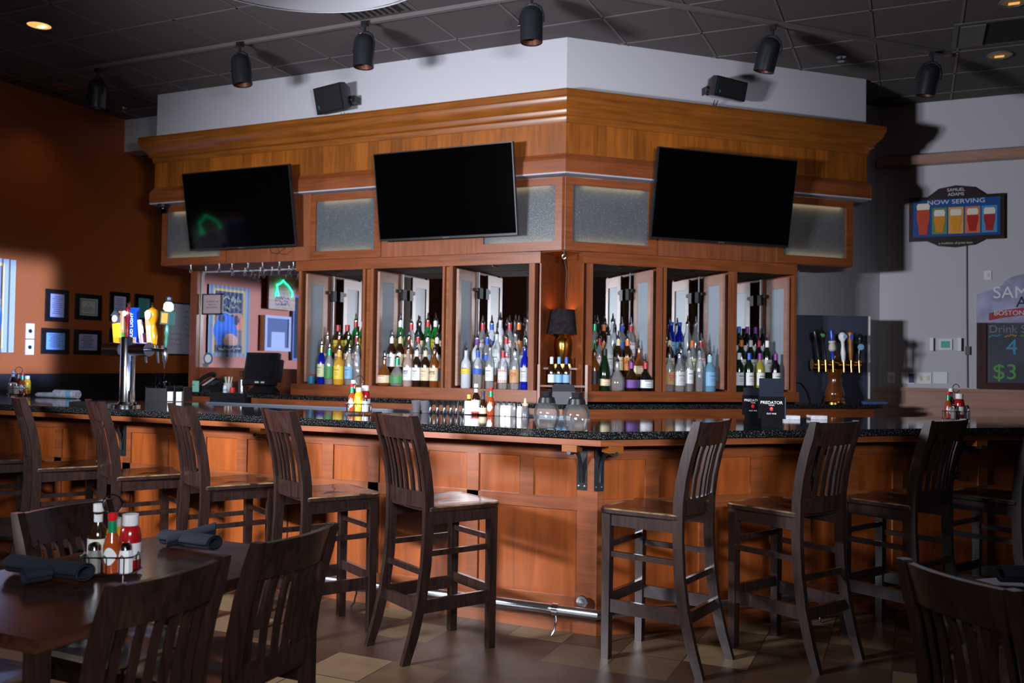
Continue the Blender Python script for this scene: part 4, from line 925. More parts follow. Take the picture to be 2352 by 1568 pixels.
for bi, (face, rows) in enumerate(BAYS):
    for ri, row in enumerate(rows):
        last = -9
        for k, (px, kd) in enumerate(row):
            on = onL if face == 'L' else onR
            p = on(px, 800, ROWD[ri])
            sh, gl, lb, tp_, tm, desc = KIND[kd]
            rad = 1.1*max(r for r, z in SHAPES[sh][1])
            sv = float((p-O) @ (AX if face == 'L' else D))
            # keep neighbours from touching
            if sv < last + rad + .002: sv = last + rad + .002
            last = sv + rad
            q = (O + (AX if face == 'L' else D)*sv + (AY if face == 'L' else DN)*ROWD[ri])
            loc = (q[0], q[1], ROWZ[ri]); rz = (0 if face == 'L' else ANG)
            label = f'{desc}, {ORD[k]} in {ROWN[ri]} row of {CAB_N[bi]} liquor cabinet'
            grp = f'bottles in the {CAB_N[bi]} liquor cabinet'
            if kd not in PROTO:
                o = bottle_mesh(sh, gl, lb, tp_, tm, {'brownW': '7', 'clearT': 'CH', 'amberC': 'RYE', 'rose': '101'}.get(kd)); PROTO[kd] = o; o.location = loc; o.rotation_euler = (0, 0, rz); tag(o, label, 'bottle', grp)
            else: dup(PROTO[kd], label, loc, rz, grp)
p = onL(715, 860, .19)
cp = thing('shot_cup', 'small blue cup at the left of the first liquor cabinet', 'cup', (p[0], p[1], 1.1885))
MB().lathe([(.028, 0), (.033, .004), (.036, .07), (.033, .07), (.030, .006), (0, .006)], 20).ob('body', P('teal_ceramic', (.03, .16, .26), .25), cp)
# beers on the rack
def beer(px, capm, labm, lab):
    p = onp(px, 850, np.array([math.cos(ANG/2), math.sin(ANG/2), 0])*0 + np.array([-math.sin(ANG/2), math.cos(ANG/2), 0]), float(np.array([-math.sin(ANG/2), math.cos(ANG/2), 0]) @ (O + KM*.19)))
    t = MB().lathe([(.026, 0), (.030, .005), (.030, .11), (.026, .13), (.014, .165), (.012, .20), (.0135, .201), (.0135, .225), (.0, .227)], 20).ob('beer_bottle', G_BRN, smooth=50)
    t.location = (p[0], p[1], CTZ+.1455); t.rotation_euler = (0, 0, ANG/2); tag(t, lab, 'bottle', 'beer bottles on the niche rack')
    MB().lathe([(.0308, .02), (.0308, .085)], 20).ob('label', labm, t)
    MB().lathe([(.0145, .17), (.0145, .215), (.0150, .224), (.0, .230)], 14).ob('neck_foil', capm, t)
beer(1267, WHITE, LBW, 'beer bottle with white neck foil on the niche rack'); beer(1284, LBLB, LBLB, 'middle beer bottle with pale blue label on the niche rack'); beer(1301, CAPB, LBLB, 'beer bottle with blue neck foil on the niche rack')
q = O + KM*.04
pr = thing('receipt_printer', 'charcoal receipt printer in front of the niche rack', 'printer', (q[0]+.01, q[1], CTZ), ANG/2)
MB().loft([[(-.09, -.05, 0), (.09, -.05, 0), (.09, .05, 0), (-.09, .05, 0)], [(-.09, -.05, .10), (.09, -.05, .10), (.09, .05, .13), (-.09, .05, .13)], [(-.075, .0, .15), (.075, .0, .15), (.075, .05, .155), (-.075, .05, .155)]]).bevel(.004).ob('housing', DGREY, pr)
MB().box((.05, -.052, .04), (.07, -.0495, .055)).box((.052, -.052, .015), (.066, -.0495, .028)).ob('button', STEEL, pr)
# ================================================================== REGISTER STATION
cd = thing('cash_drawer', 'black cash drawer in the gap of the back counter', 'cash drawer', (O[0]-3.29, O[1]-.06, 0))
MB().box((-.195, .0, .93), (.20, .5, 1.09)).box((-.195, .03, 0), (.20, .5, .929)).bevel(.004).ob('housing', BLKP, cd)
MB().box((-.18, -.008, .95), (.18, -.0005, 1.06)).bevel(.002).ob('drawer_front', BLKM, cd)
MB().box((-.05, -.012, .962), (.03, -.0085, .972)).ob('key_plate', PLATE, cd)
p = onL(598, 885, .16); 
ps = thing('register_monitor', 'black touch screen register monitor standing on the cash drawer', 'monitor', (p[0], p[1], 1.0905), math.radians(14))
Mm = Matrix.Translation((0, 0, .22)) @ Matrix.Rotation(math.radians(-16), 4, 'X')
MB(Mm).box((-.165, 0, -.145), (.165, .045, .165)).bevel(.006).ob('bezel', BLKP, ps)
MB(Mm).box((-.145, -.002, -.10), (.145, .001, .145)).ob('screen', P('dim_touch_screen', (.012, .012, .016), .18), ps)
MB(Mm).box((.166, .01, -.11), (.20, .05, .10)).bevel(.003).ob('card_reader', BLKP, ps)
MB(Mm).box((-.04, -.003, -.132), (-.0, -.0005, -.118)).box((.02, -.003, -.132), (.055, -.0005, -.118)).ob('sticker', PAPER, ps)
MB().loft([[(-.13, -.02, 0), (.13, -.02, 0), (.13, .16, 0), (-.13, .16, 0)], [(-.12, 0, .02), (.12, 0, .02), (.12, .15, .02), (-.12, .15, .02)], [(-.06, .07, .09), (.06, .07, .09), (.06, .13, .09), (-.06, .13, .09)]]).ob('stand', BLKP, ps)
p = onL(578, 895, .02)
def simple(name, label, cat, loc, parts, rz=0, group=None):
    t = thing(name, label, cat, loc, rz, group)
    for nm, mb, m in parts: mb.ob(nm, m, t)
    return t
bx_, by_ = O[0]-3.34, O[1]-.02
simple('pill_bottle', 'small white bottle on the cash drawer below the monitor', 'bottle', (bx_, by_, 1.0905), [('body', MB().lathe([(.018, 0), (.020, .003), (.020, .045), (.016, .05)], 16), WHITE), ('cap', MB().lathe([(.018, .0505), (.018, .066), (0, .067)], 16), PLATE), ('label', MB().lathe([(.0205, .012), (.0205, .035)], 16), LBLB)])
simple('red_cup', 'small red tub beside the white bottle on the cash drawer', 'tub', (bx_+.085, by_, 1.0905), [('body', MB().lathe([(.022, 0), (.026, .004), (.026, .05), (0, .05)], 16), LBR)])
p = onL(483, 885, .22)
ph = thing('desk_phone', 'black desk phone with handset on the side counter', 'telephone', (p[0], p[1], CTZ), math.radians(-8))
MB().loft([[(-.12, -.10, 0), (.12, -.10, 0), (.12, .10, 0), (-.12, .10, 0)], [(-.12, -.10, .02), (.12, -.10, .02), (.12, .10, .13), (-.12, .10, .13)]]).bevel(.006).ob('base', BLKP, ph)
MB().tube([(-.085, -.12, .045), (-.085, -.08, .085), (-.085, 0, .14), (-.085, .08, .165), (-.085, .12, .155)], [.024, .022, .018, .022, .026], 10).ob('handset', BLKG if False else BLKP, ph)
MB().loft([[(.0, -.04, .062), (.1, -.04, .062), (.1, .03, .1), (0, .03, .1)], [(.0, -.042, .066), (.1, -.042, .066), (.1, .028, .104), (0, .028, .104)]]).ob('keypad', DGREY, ph)
MB().loft([[(-.05, -.06, .055), (-.02, -.06, .055), (-.02, .07, .125), (-.05, .07, .125)], [(-.05, -.062, .058), (-.02, -.062, .058), (-.02, .068, .128), (-.05, .068, .128)]]).ob('memo_strip', PLATE, ph)
p = onL(449, 893, .10)
simple('teal_card', 'pale green card standing left of the desk phone', 'card', (p[0], p[1], CTZ), [('card', MB().box((-.04, 0, 0), (.04, .004, .10)), P('mint_card', (.22, .55, .44), .6))])
p = onL(524, 885, .20)
pc2 = thing('pen_cup', 'clear cup of pens between the phone and the monitor', 'pen cup', (p[0], p[1], CTZ))
MB().lathe([(.03, 0), (.034, .004), (.042, .085), (.039, .085), (.031, .007), (0, .007)], 18).ob('cup', P('grey_clear_cup', (.5, .52, .55), .2), pc2)
for k, (dx, dy, m) in enumerate(((-.03, .0, LBG), (-.018, .01, LBO), (0, .012, WHITE), (.012, -.01, WHITE), (.022, .01, LBG), (.03, 0, WHITE), (-.008, -.014, WHITE))):
    MB().cyl((dx*.5, dy*.5, .01), (dx*1.6, dy*1.6, .145), .004, seg=8).ob('pen', m, pc2)
p = onL(556, 885, .24)
ub = thing('utensil_holder', 'steel tumbler holding scissors beside the monitor', 'holder', (p[0], p[1], CTZ))
MB().lathe([(.03, 0), (.034, .003), (.036, .12), (.034, .12), (.03, .005), (0, .005)], 18).ob('tumbler', STEEL, ub)
for sx_ in (-.014, .016):
    MB().tube([(sx_+.016*math.cos(a), .005, .175+.026*math.sin(a)) for a in [2*PI*k/14 for k in range(14)]], .005, 6, closed=True).cyl((sx_, .005, .15), (sx_*.4, .005, .02), .005).ob('scissor_loop', BLKP, ub)
# ================================================================== CHROME TAP TOWER
tq = onz(291, 934, 1.07)
tw = thing('beer_tap_tower', 'chrome T-shaped beer tower with tap handles on the bar', 'beer tap tower', (tq[0], tq[1], 1.0705), 0)
Dt = float(np.linalg.norm(tq-C0)); sc = (tq-C0) @ fw / FPX          # metres per pixel at the tower
MB().lathe([(.085, 0), (.085, .012), (.062, .02), (.050, .035)], 28).lathe([(.049, .035), (.049, .462), (.045, .470), (0, .472)], 28).ob('column', CHROME, tw)
za = (934-802)*sc
MB().cyl((-.048, 0, za), (-.215, .02, za), .047, seg=28).cyl((.048, 0, za), (.20, -.01, za), .047, seg=28).ob('cross_arm', CHROME, tw)
def shank(x_, y_=-.045):
    MB().cyl((x_, .035, za), (x_, .10, za), .011).cyl((x_, .095, za+.03), (x_, .115, za-.09), .010, .007).ob('faucet', CHROME, tw)
def handle(x0, z0, tilt, mk, ydep=.075):
    M = Matrix.Translation((x0 + ydep*tq[0]/tq[1], ydep, z0)) @ Matrix.Rotation(tilt, 4, 'Y')
    return mk(M)
def ferrule(M, par): MB(M).cyl((0, 0, -.035), (0, 0, .004), .010, seg=12).ob('ferrule', BRASS, par)
# positions along x measured at the tower's depth
def hx(px): return (px-291)*sc/ (CR @ AX)
zb0 = (934-790)*sc
def h1(M):
    o = MB(M).box((-.027, -.016, 0), (.027, .016, .145)).bevel(.003).ob('tap_handle', P('tap_yellow', (.75, .40, .02), .35), tw); ferrule(M, o)
    MB(M).poly([], 0, 0) if False else None
    MB(M).polyv([(-.027, .1455), (.027, .1455), (.027, .20), (.037, .205), (0, .235), (-.037, .205), (-.027, .20)], -.015, .015).ob('house_top', DGREY, o)
    MB(M @ Matrix.Translation((0, -.0155, .178)) @ Matrix.Rotation(PI/2, 4, 'X')).lathe([(.024, 0), (.024, .002), (0, .002)], 24).ob('badge', WHITE, o)
handle(hx(262), zb0-.0, -.13, h1)
def h2(M):
    o = MB(M).box((-.027, -.014, .08), (.027, .014, .25)).bevel(.003).ob('tap_handle', P('tap_birch', (.42, .22, .10), .5), tw); ferrule(M, o)
    MB(M).loft([[(-.03, -.016, 0), (.03, -.016, 0), (.03, .016, 0), (-.03, .016, 0)], [(-.027, -.016, .1), (.027, -.016, .1), (.027, .016, .1), (-.027, .016, .1)]]).ob('grass_base', LBG, o)
    MB(M).box((.008, -.0152, .12), (.018, -.0142, .24)).ob('stripe', LBW, o)
handle(hx(275), zb0-.02, -.02, h2, .095)
def h3(M):
    o = MB(M).lathe([(.016, 0), (.020, .01), (.018, .10), (.022, .16), (.03, .19), (.034, .22), (.028, .25), (.01, .265), (.008, .275), (.011, .285), (.006, .295), (0, .30)], 18).ob('tap_handle', P('tap_oxblood', (.12, .006, .008), .2, coat=.5), tw)
    MB(M @ Matrix.Translation((-.006, -.032, .215)) @ Matrix.Rotation(PI/2, 4, 'X')).lathe([(.02, 0), (.02, .003), (0, .003)], 20).ob('badge', LBS, o)
    MB(M).lathe([(.0085, .267), (.0125, .285), (.0065, .297), (0, .302)], 12).ob('finial', BRASS, o)
handle(hx(289), zb0-.005, 0.02, h3, .08)
def h4(M):
    o = MB(M).box((-.024, -.018, 0), (.024, .018, .255)).bevel(.01, seg=2).ob('tap_handle', P('tap_royal_blue', (.006, .05, .38), .15, coat=.6), tw); ferrule(M, o)
    text('BUD LIGHT', o, M @ Vector((-.006, -.0188, .13)), .034, WHITE, rot=(0, -PI/2, -PI/2) if False else (PI/2, -PI/2, 0), sx=1.05)
handle(hx(307), zb0-.005, .01, h4)
def h5(M):
    o = MB(M).loft([[(-.016, -.008, 0), (.016, -.008, 0), (.016, .008, 0), (-.016, .008, 0)], [(-.018, -.008, .10), (.014, -.008, .12), (.014, .008, .12), (-.018, .008, .10)], [(-.016, -.008, .195), (.008, -.008, .195), (.008, .008, .195), (-.016, .008, .195)]]).bevel(.003).ob('tap_handle', WHITE, tw); ferrule(M, o)
    MB(M).loft([[(.017, -.006, .0), (.026, -.006, .0), (.026, .006, .0), (.017, .006, .0)], [(.017, -.006, .10), (.026, -.006, .10), (.026, .006, .10), (.017, .006, .10)]]).ob('maroon_fin', P('tap_maroon', (.10, .01, .015), .3), o)
    MB(M).box((-.004, -.0092, .02), (.006, -.0082, .10)).ob('stripe', INKR, o)
handle(hx(332), zb0-.025, -.15, h5)
def h6(M):
    o = MB(M).loft([[(-.024, -.012, 0), (.024, -.012, 0), (.024, .012, 0), (-.024, .012, 0)], [(-.025, -.012, .235), (.025, -.012, .235), (.025, .012, .235), (-.025, .012, .235)]]).bevel(.003).ob('tap_handle', P('tap_maple', (.58, .36, .20), .45), tw); ferrule(M, o)
    MB(M).box((-.016, -.0132, .03), (.016, -.0122, .135)).ob('inset_panel', LBW, o)
    text('IPA', o, M @ Vector((0, -.0138, .083)), .036, P('tan_ink', (.35, .2, .1), .6), rot=(PI/2, -PI/2, 0))
handle(hx(356), zb0-.008, -.13, h6, .085)
def h7(M):
    o = MB(M).lathe([(.012, 0), (.015, .01), (.022, .06), (.020, .10), (.015, .14), (.030, .17), (.038, .20), (.035, .235), (.015, .25), (.007, .255)], 20).ob('tap_handle', P('tap_amber', (.72, .30, .01), .2, coat=.5), tw); ferrule(M, o)
    MB(M @ Matrix.Translation((-.005, -.036, .203)) @ Matrix.Rotation(PI/2, 4, 'X')).lathe([(.027, 0), (.027, .004), (0, .004)], 22, sy=1.2).ob('badge', P('tap_badge_pale', (.6, .66, .6), .5), o)
    MB(M).lathe([(.007, .256), (.010, .268), (.005, .274), (.009, .283), (0, .290)], 12).ob('finial', BRASS, o)
handle(hx(366), zb0-.003, -.12, h7, .065)
def h8(M):
    o = MB(M).lathe([(.006, -.05), (.012, -.02), (.010, .02), (.016, .04), (.014, .08), (.010, .10)], 14).ob('tap_handle', P('tap_green_stem', (.02, .10, .05), .3), tw)
    MB(M).box((-.038, -.028, .10), (.038, .028, .185)).bevel(.004).ob('crate', P('tap_crate_green', (.03, .07, .04), .5), o)
    MB(M).box((-.026, -.030, .11), (.026, -.0285, .175)).ob('picture', LBO, o)
    MB(M).lathe([(.02, .186), (.034, .20), (.032, .235), (.018, .25)], 14).ob('yellow_top', LBPY, o)
    MB(M).lathe([(.016, .2505), (.022, .265), (.018, .283), (0, .29)], 14).ob('dark_knob', BLKP, o)
    MB(M).lathe([(.002, -.20), (.006, -.17), (.016, -.11), (.012, -.06), (.006, -.051)], 14).ob('faucet', CHROME, o)
handle(hx(396), zb0+.03, .06, h8, .0)
for px in (266, 306, 340, 356): shank(hx(px))
MB().cyl((.20, -.01, za), (hx(394), 0, za-.005), .012).ob('side_shank', CHROME, tw)
dq = onz(245, 921, 1.07)
dt = thing('drip_tray', 'perforated steel drip tray beside the chrome beer tower', 'drip tray', (tq[0]-.20, tq[1]+.02, 1.0705))
MB().box((-.26, -.09, 0), (.10, .16, .022)).bevel(.003).ob('tray', STEEL, dt)
b = MB()
for k in range(16): b.box((-.25+k*.021, -.08, .0222), (-.238+k*.021, .15, .024))
b.ob('grate', BLKM, dt)
# ================================================================== BAR-TOP THINGS
p = onz(392, 921, 1.07)
sc2 = thing('bar_caddy', 'black bar caddy with straws and napkins near the beer tower', 'bar caddy', (p[0], p[1], 1.0705), math.radians(18))
MB().box((-.17, -.07, 0), (.0, .07, .004)).box((-.17, -.07, .004), (-.165, .07, .11)).box((-.004, -.07, .004), (0, .07, .12)).box((-.165, -.07, .004), (-.004, -.066, .10)).box((-.165, .066, .004), (-.004, .07, .11)).box((.0, -.07, 0), (.14, .07, .004)).box((.136, -.07, .004), (.14, .07, .11)).box((.06, -.07, .004), (.064, .07, .12)).box((.0, .066, .004), (.136, .07, .11)).ob('tray', BLKP, sc2)
for k in range(13):
    a = random.uniform(-.28, .28); xx = -.15+.13*random.random()
    MB().cyl((xx, random.uniform(-.05, .05), .01), (xx+a*.22, random.uniform(-.08, .08), .20+.03*random.random()), .0032, seg=6).ob('straw', BLKG, sc2)
MB().lathe([(.03, .06), (.038, .15), (.036, .15), (.028, .062)], 16, c=(-.05, 0, 0)).ob('cup', BLKG, sc2)
for xx in (.025, .095): MB().box((xx-.022, -.062, .004), (xx+.022, .05, .075)).ob('napkin_stack', WHITE, sc2)
p = onz(135, 914, 1.07)
rp = thing('wrapped_bundle', 'wrapped white bundle lying on the far left of the bar', 'bundle', (p[0], p[1], 1.0705), .06)
MB().cyl((-.24, 0, .02), (-.22, 0, .022), .012, .018).cyl((-.22, 0, .022), (-.03, 0, .024), .018, .022).cyl((-.04, 0, .034), (.20, 0, .034), .033).bevel(.004).ob('wrap', P('blueish_wrap', (.50, .53, .66), .5, var=.3, bscale=30), rp)
MB().cyl((.10, 0, .034), (.15, 0, .034), .034).ob('band', LBLB, rp)
# jiggers and clear cups at the back edge of the bar
jg = None
for k, px in enumerate((989, 1005, 1021, 1036, 1049, 1065)):
    p = onp(px, 940, AY, EB[1]+.935)
    loc = (p[0], EB[1]+.935, 1.0705); lb = f'steel jigger, {ORD[k]} from left in the row at the back edge of the bar'
    if jg is None:
        jg = thing('jigger', lb, 'jigger', loc, 0, 'steel jiggers on the bar')
        MB().lathe([(.019, 0), (.0195, .001), (.010, .034), (.010, .037), (.021, .085), (.0195, .085), (.009, .04), (0, .04)], 18).ob('body', CHROME, jg)
    else: dup(jg, lb, loc)
ct = None
for px, lb in ((957, 'left smoky clear plastic cup beside the jiggers'), (977, 'right smoky clear plastic cup beside the jiggers')):
    p = onp(px, 935, AY, EB[1]+.93); loc = (p[0], EB[1]+.93, 1.0705)
    if ct is None:
        ct = thing('plastic_cup', lb, 'cup', loc, 0, 'clear plastic cups on the bar')
        MB().lathe([(.022, 0), (.024, .002), (.036, .075), (.037, .078), (.0345, .078), (.0225, .004), (0, .004)], 20).ob('body', P('smoky_plastic', (.35, .33, .38), .1, trans=.7), ct)
    else: dup(ct, lb, loc)
def sauce(kind, name, lb, loc, rz=0, grp=None, proto={}):
    if kind in proto: return dup(proto[kind], lb, loc, rz, grp)
    t = thing(name, lb, 'condiment', loc, rz, grp); proto[kind] = t
    if kind == 'steak':
        MB().lathe([(.026, 0), (.029, .003), (.029, .10), (.024, .118), (.0115, .141), (.0115, .172), (.0115, .176)], 18).ob('bottle', G_BRN, t)
        MB().lathe([(.0295, .012), (.0295, .095)], 18).ob('label', P('label_offwhite', (.72, .70, .64), .5), t); MB().lathe([(.0125, .143), (.0125, .166)], 14).ob('neck_label', LBW, t)
        MB().lathe([(.0297, .012), (.0297, .022)], 18).ob('label_stripe', LBR, t)
        MB().lathe([(.0145, .1735), (.015, .175), (.015, .197), (.0, .199)], 16).ob('cap', WHITE, t)
    elif kind == 'hot':
        MB().lathe([(.0215, 0), (.024, .003), (.024, .082), (.020, .10), (.0105, .122), (.0105, .155)], 18).ob('bottle', P('hot_sauce', (.34, .055, .012), .08, coat=.7), t)
        MB().loft([[(.0245*math.cos(a), .0245*math.sin(a), .052-.026*math.cos(3.2*(a+PI/2)*.5)) for a in [-PI/2-.9+1.8*i/10 for i in range(11)]], [(.0245*math.cos(a), .0245*math.sin(a), .052+.026*math.cos(3.2*(a+PI/2)*.5)) for a in [-PI/2-.9+1.8*i/10 for i in range(11)]]], caps=False, closed=False).ob('diamond_label', LBW, t)
        MB().lathe([(.0118, .118), (.0115, .153)], 16).ob('neck_foil', CAPGN, t); MB().lathe([(.0125, .156), (.013, .158), (.013, .176), (0, .177)], 16).ob('cap', P('cap_bright_red', (.62, .012, .015), .35), t)
    elif kind == 'mustard':
        MB().lathe([(.026, 0), (.029, .004), (.029, .09), (.026, .11), (.018, .125)], 18).ob('bottle', P('mustard_yellow', (.72, .36, .01), .25, coat=.3), t)
        MB().lathe([(.0185, .1255), (.0195, .128), (.0185, .152), (0, .153)], 16).ob('cap', P('cap_pale', (.62, .62, .60), .35), t)
        MB().lathe([(.0295, .03), (.0295, .075)], 18).ob('label', LBY, t)
    elif kind == 'ketchup':
        MB().lathe([(.028, 0), (.032, .004), (.032, .10), (.028, .122), (.020, .13)], 18).ob('bottle', P('ketchup_red', (.34, .008, .010), .2, coat=.5), t)
        MB().lathe([(.0225, .1305), (.0235, .133), (.0235, .164), (0, .166)], 18).ob('cap', WHITE, t)
        MB().lathe([(.0325, .03), (.0325, .08)], 18).ob('label', LBW, t)
    elif kind in ('salt', 'pepper'):
        MB().lathe([(.019, 0), (.0215, .003), (.0215, .045), (.017, .068)], 8).ob('jar', GLASSC if False else (P('salt_fill', (.85, .85, .86), .3, coat=.8) if kind == 'salt' else P('pepper_fill', (.20, .19, .17), .5, coat=.8, var=.6, bscale=900)), t, smooth=20)
        MB().lathe([(.0175, .068), (.018, .07), (.0175, .082), (.011, .09), (0, .092)], 18).ob('shaker_cap', CHROME, t)
    return t
CAD = None
def caddy(loc, rz, lb, where, items):
    """wire rack with a ring handle; each bottle in it is a thing of its own"""
    global CAD
    if CAD is None:
        CAD = t = thing('condiment_caddy', lb, 'condiment caddy', loc, rz, 'wire condiment caddies')
        hw, hd = .078, .056
        def rnd(z, r_=.022):
            pts = []
            for cx, cy, a0 in ((hw-r_, hd-r_, 0), (-hw+r_, hd-r_, PI/2), (-hw+r_, -hd+r_, PI), (hw-r_, -hd+r_, 1.5*PI)): pts += [(cx+r_*math.cos(a0+PI/2*i/4), cy+r_*math.sin(a0+PI/2*i/4), z) for i in range(5)]
            return pts
        MB().tube(rnd(.012), .0022, 6, closed=True).tube(rnd(.062), .0022, 6, closed=True).ob('wire_ring', CHROME, t)
        b = MB()
        for xx, yy in ((-.05, -hd), (.0, -hd), (.05, -hd), (-.05, hd), (0, hd), (.05, hd)): b.tube([(xx-.007, yy, .012), (xx-.007, yy, .062), (xx, yy, .068), (xx+.007, yy, .062), (xx+.007, yy, .012)], .002, 6)
        for xx in (-hw, hw): b.tube([(xx, -.015, .012), (xx, -.015, .062), (xx, .0, .068), (xx, .015, .062), (xx, .015, .012)], .002, 6)
        for xx in (-.055, .055):
            for yy in (-hd, hd): b.cyl((xx, yy, 0), (xx, yy, .012), .004)
        b.ob('wire_loop', CHROME, t)
        MB().box((-hw+.006, -hd+.006, .010), (hw-.006, hd-.006, .0125)).ob('floor_plate', BLKM, t)
        MB().tube([(-.006, 0, .0125), (-.009, 0, .16), (-.010, 0, .184)], .0022, 6).tube([(.006, 0, .0125), (.009, 0, .16), (.010, 0, .184)], .0022, 6).tube([(.028*math.cos(a), 0, .2105+.028*math.sin(a)) for a in [2*PI*k/24 for k in range(24)]], .0026, 6, closed=True).ob('ring_handle', CHROME, t)
    else: dup(CAD, lb, loc, rz)
    c_, s_ = math.cos(rz), math.sin(rz)
    for kd, nm, ds, x_, y_ in items:
        sauce(kd, nm, f'{ds} {where}', (loc[0]+c_*x_-s_*y_, loc[1]+s_*x_+c_*y_, loc[2]+.0128), rz, 'condiments in the wire caddies')
IT = {'steak': ('steak_sauce_bottle', 'tall brown sauce bottle with white cap'), 'hot': ('hot_sauce_bottle', 'red-capped hot sauce bottle'), 'mustard': ('mustard_bottle', 'yellow mustard bottle'), 'ketchup': ('ketchup_bottle', 'red ketchup bottle with white cap'), 'salt': ('salt_shaker', 'salt shaker'), 'pepper': ('pepper_shaker', 'pepper shaker')}
def its(lst): return [(k, *IT[k], x_, y_) for k, x_, y_ in lst]
p = onz(236, 1322, .75)
caddy((p[0]+.01, p[1]+.02, .7505), math.radians(28), 'wire condiment caddy with ring handle on the dining table', 'in the caddy on the dining table', its([('steak', -.044, .012), ('hot', .012, -.029), ('mustard', -.001, .0265), ('ketchup', .046, .024) , ('pepper', -.036, -.034), ('salt', .052, -.031)]))
p = onz(818, 950, 1.07)
caddy((p[0], p[1]+.03, 1.0705), math.radians(10), 'wire condiment caddy on the bar in front of the first liquor cabinet', 'in the caddy at mid bar', its([('steak', -.050, .022), ('hot', -.036, -.028), ('mustard', .010, -.026), ('ketchup', .030, .028), ('salt', .054, -.028), ('pepper', -.009, .033)]))
p = onz(37, 908, 1.07)
caddy((p[0], p[1]+.02, 1.0705), math.radians(35), 'wire condiment caddy at the far left end of the bar', 'in the caddy at far left', its([('steak', -.050, .018), ('hot', .036, -.026), ('mustard', .058, .026), ('ketchup', .006, .026), ('salt', -.004, -.034), ('pepper', -.050, -.034)]))
p = onz(2196, 966, 1.07)
caddy((p[0], p[1]+.02, 1.0705), ANG, 'wire condiment caddy on the right arm of the bar', 'in the caddy on the right arm', its([('steak', -.012, .030), ('hot', -.046, .018), ('ketchup', .002, -.026), ('mustard', .053, .020), ('salt', .052, -.036), ('pepper', -.050, -.034)]))
# mixers standing by the coffee pots
def onbar(px, py, d=.93):
    p = onp(px, py, AY, EB[1]+d); return (p[0], EB[1]+d, 1.0705)
sauce('steak', 'steak_sauce_bottle', 'tall brown sauce bottle with white cap among the mixers on the bar', onbar(1093, 950), 0, 'mixer bottles on the bar')
sauce('hot', 'hot_sauce_bottle', 'red-capped hot sauce bottle among the mixers on the bar', onbar(1127, 952), 0, 'mixer bottles on the bar')
loc = onbar(1077, 950)
simple('bitters_bottle', 'small wrapped bottle with yellow cap beside the last jigger', 'bottle', loc, [('bottle', MB().lathe([(.024, 0), (.026, .003), (.026, .072), (.012, .088), (.0115, .10)], 16), G_BRN), ('label', MB().lathe([(.0265, .004), (.0265, .088)], 16), LBW), ('cap', MB().lathe([(.013, .1005), (.0135, .102), (.0135, .128), (0, .129)], 14), CAPY)], 0, 'mixer bottles on the bar')
loc = onbar(1109, 950)
simple('pepper_sauce_bottle', 'slim dark bottle with grey neck among the mixers', 'bottle', loc, [('bottle', MB().lathe([(.022, 0), (.025, .003), (.025, .05), (.022, .07), (.010, .11), (.010, .14)], 16), G_BRN), ('label', MB().lathe([(.0255, .01), (.0255, .048)], 16), LBC), ('neck_foil', MB().lathe([(.0125, .10), (.0115, .14), (.013, .143), (.013, .153), (0, .155)], 14), DGREY)], 0, 'mixer bottles on the bar')
for k, (px, kd) in enumerate(((1143, 'pepper'), (1156, 'salt'), (1169, 'salt'), (1181, 'pepper'), (1194, 'salt'))):
    sauce(kd, kd+'_shaker', f'{kd} shaker, {ORD[k]} of five shakers on the bar near the coffee pots', onbar(px, 955, .93 if k < 4 else .88), 0, 'shakers on the bar')
loc = onbar(1206, 956, .90)
simple('dropper_bottle', 'small clear bottle with cream dropper top beside the coffee pots', 'bottle', loc, [('bottle', MB().lathe([(.026, 0), (.028, .003), (.026, .05), (.017, .062), (.017, .07)], 18), P('clear_plastic_bottle', (.7, .7, .72), .1, trans=.8)), ('dropper_top', MB().lathe([(.020, .0705), (.020, .085), (.010, .09), (.008, .108), (.004, .118), (0, .119)], 16), P('cream_plastic', (.68, .50, .28), .4))])
cf = None
for (px, py), lb in (((1255, 983), 'left glass coffee pot with black collar near the bar corner'), ((1324, 989), 'right glass coffee pot with black collar at the bar corner')):
    p = onz(px, py, 1.07); loc = (p[0], p[1], 1.0705)
    if cf is None:
        cf = thing('coffee_pot', lb, 'coffee pot', loc, 0, 'coffee pots on the bar')
        b = MB(); out = [(.040, .0), (.050, .002), (.060, .03), (.068, .065), (.066, .09), (.055, .118), (.040, .137), (.038, .142)]; inn = [(r-.0022, z+(.003 if z < .01 else 0)) for r, z in out][::-1]
        MB().lathe(out, 32).ob('globe', GLASSC, cf)
        MB().lathe([(.039, .1425), (.044, .130), (.046, .132), (.040, .158), (.030, .162), (.024, .168), (.030, .190), (.027, .190), (.020, .172)], 28).ob('collar', BLKP, cf)
    else: dup(cf, lb, loc)
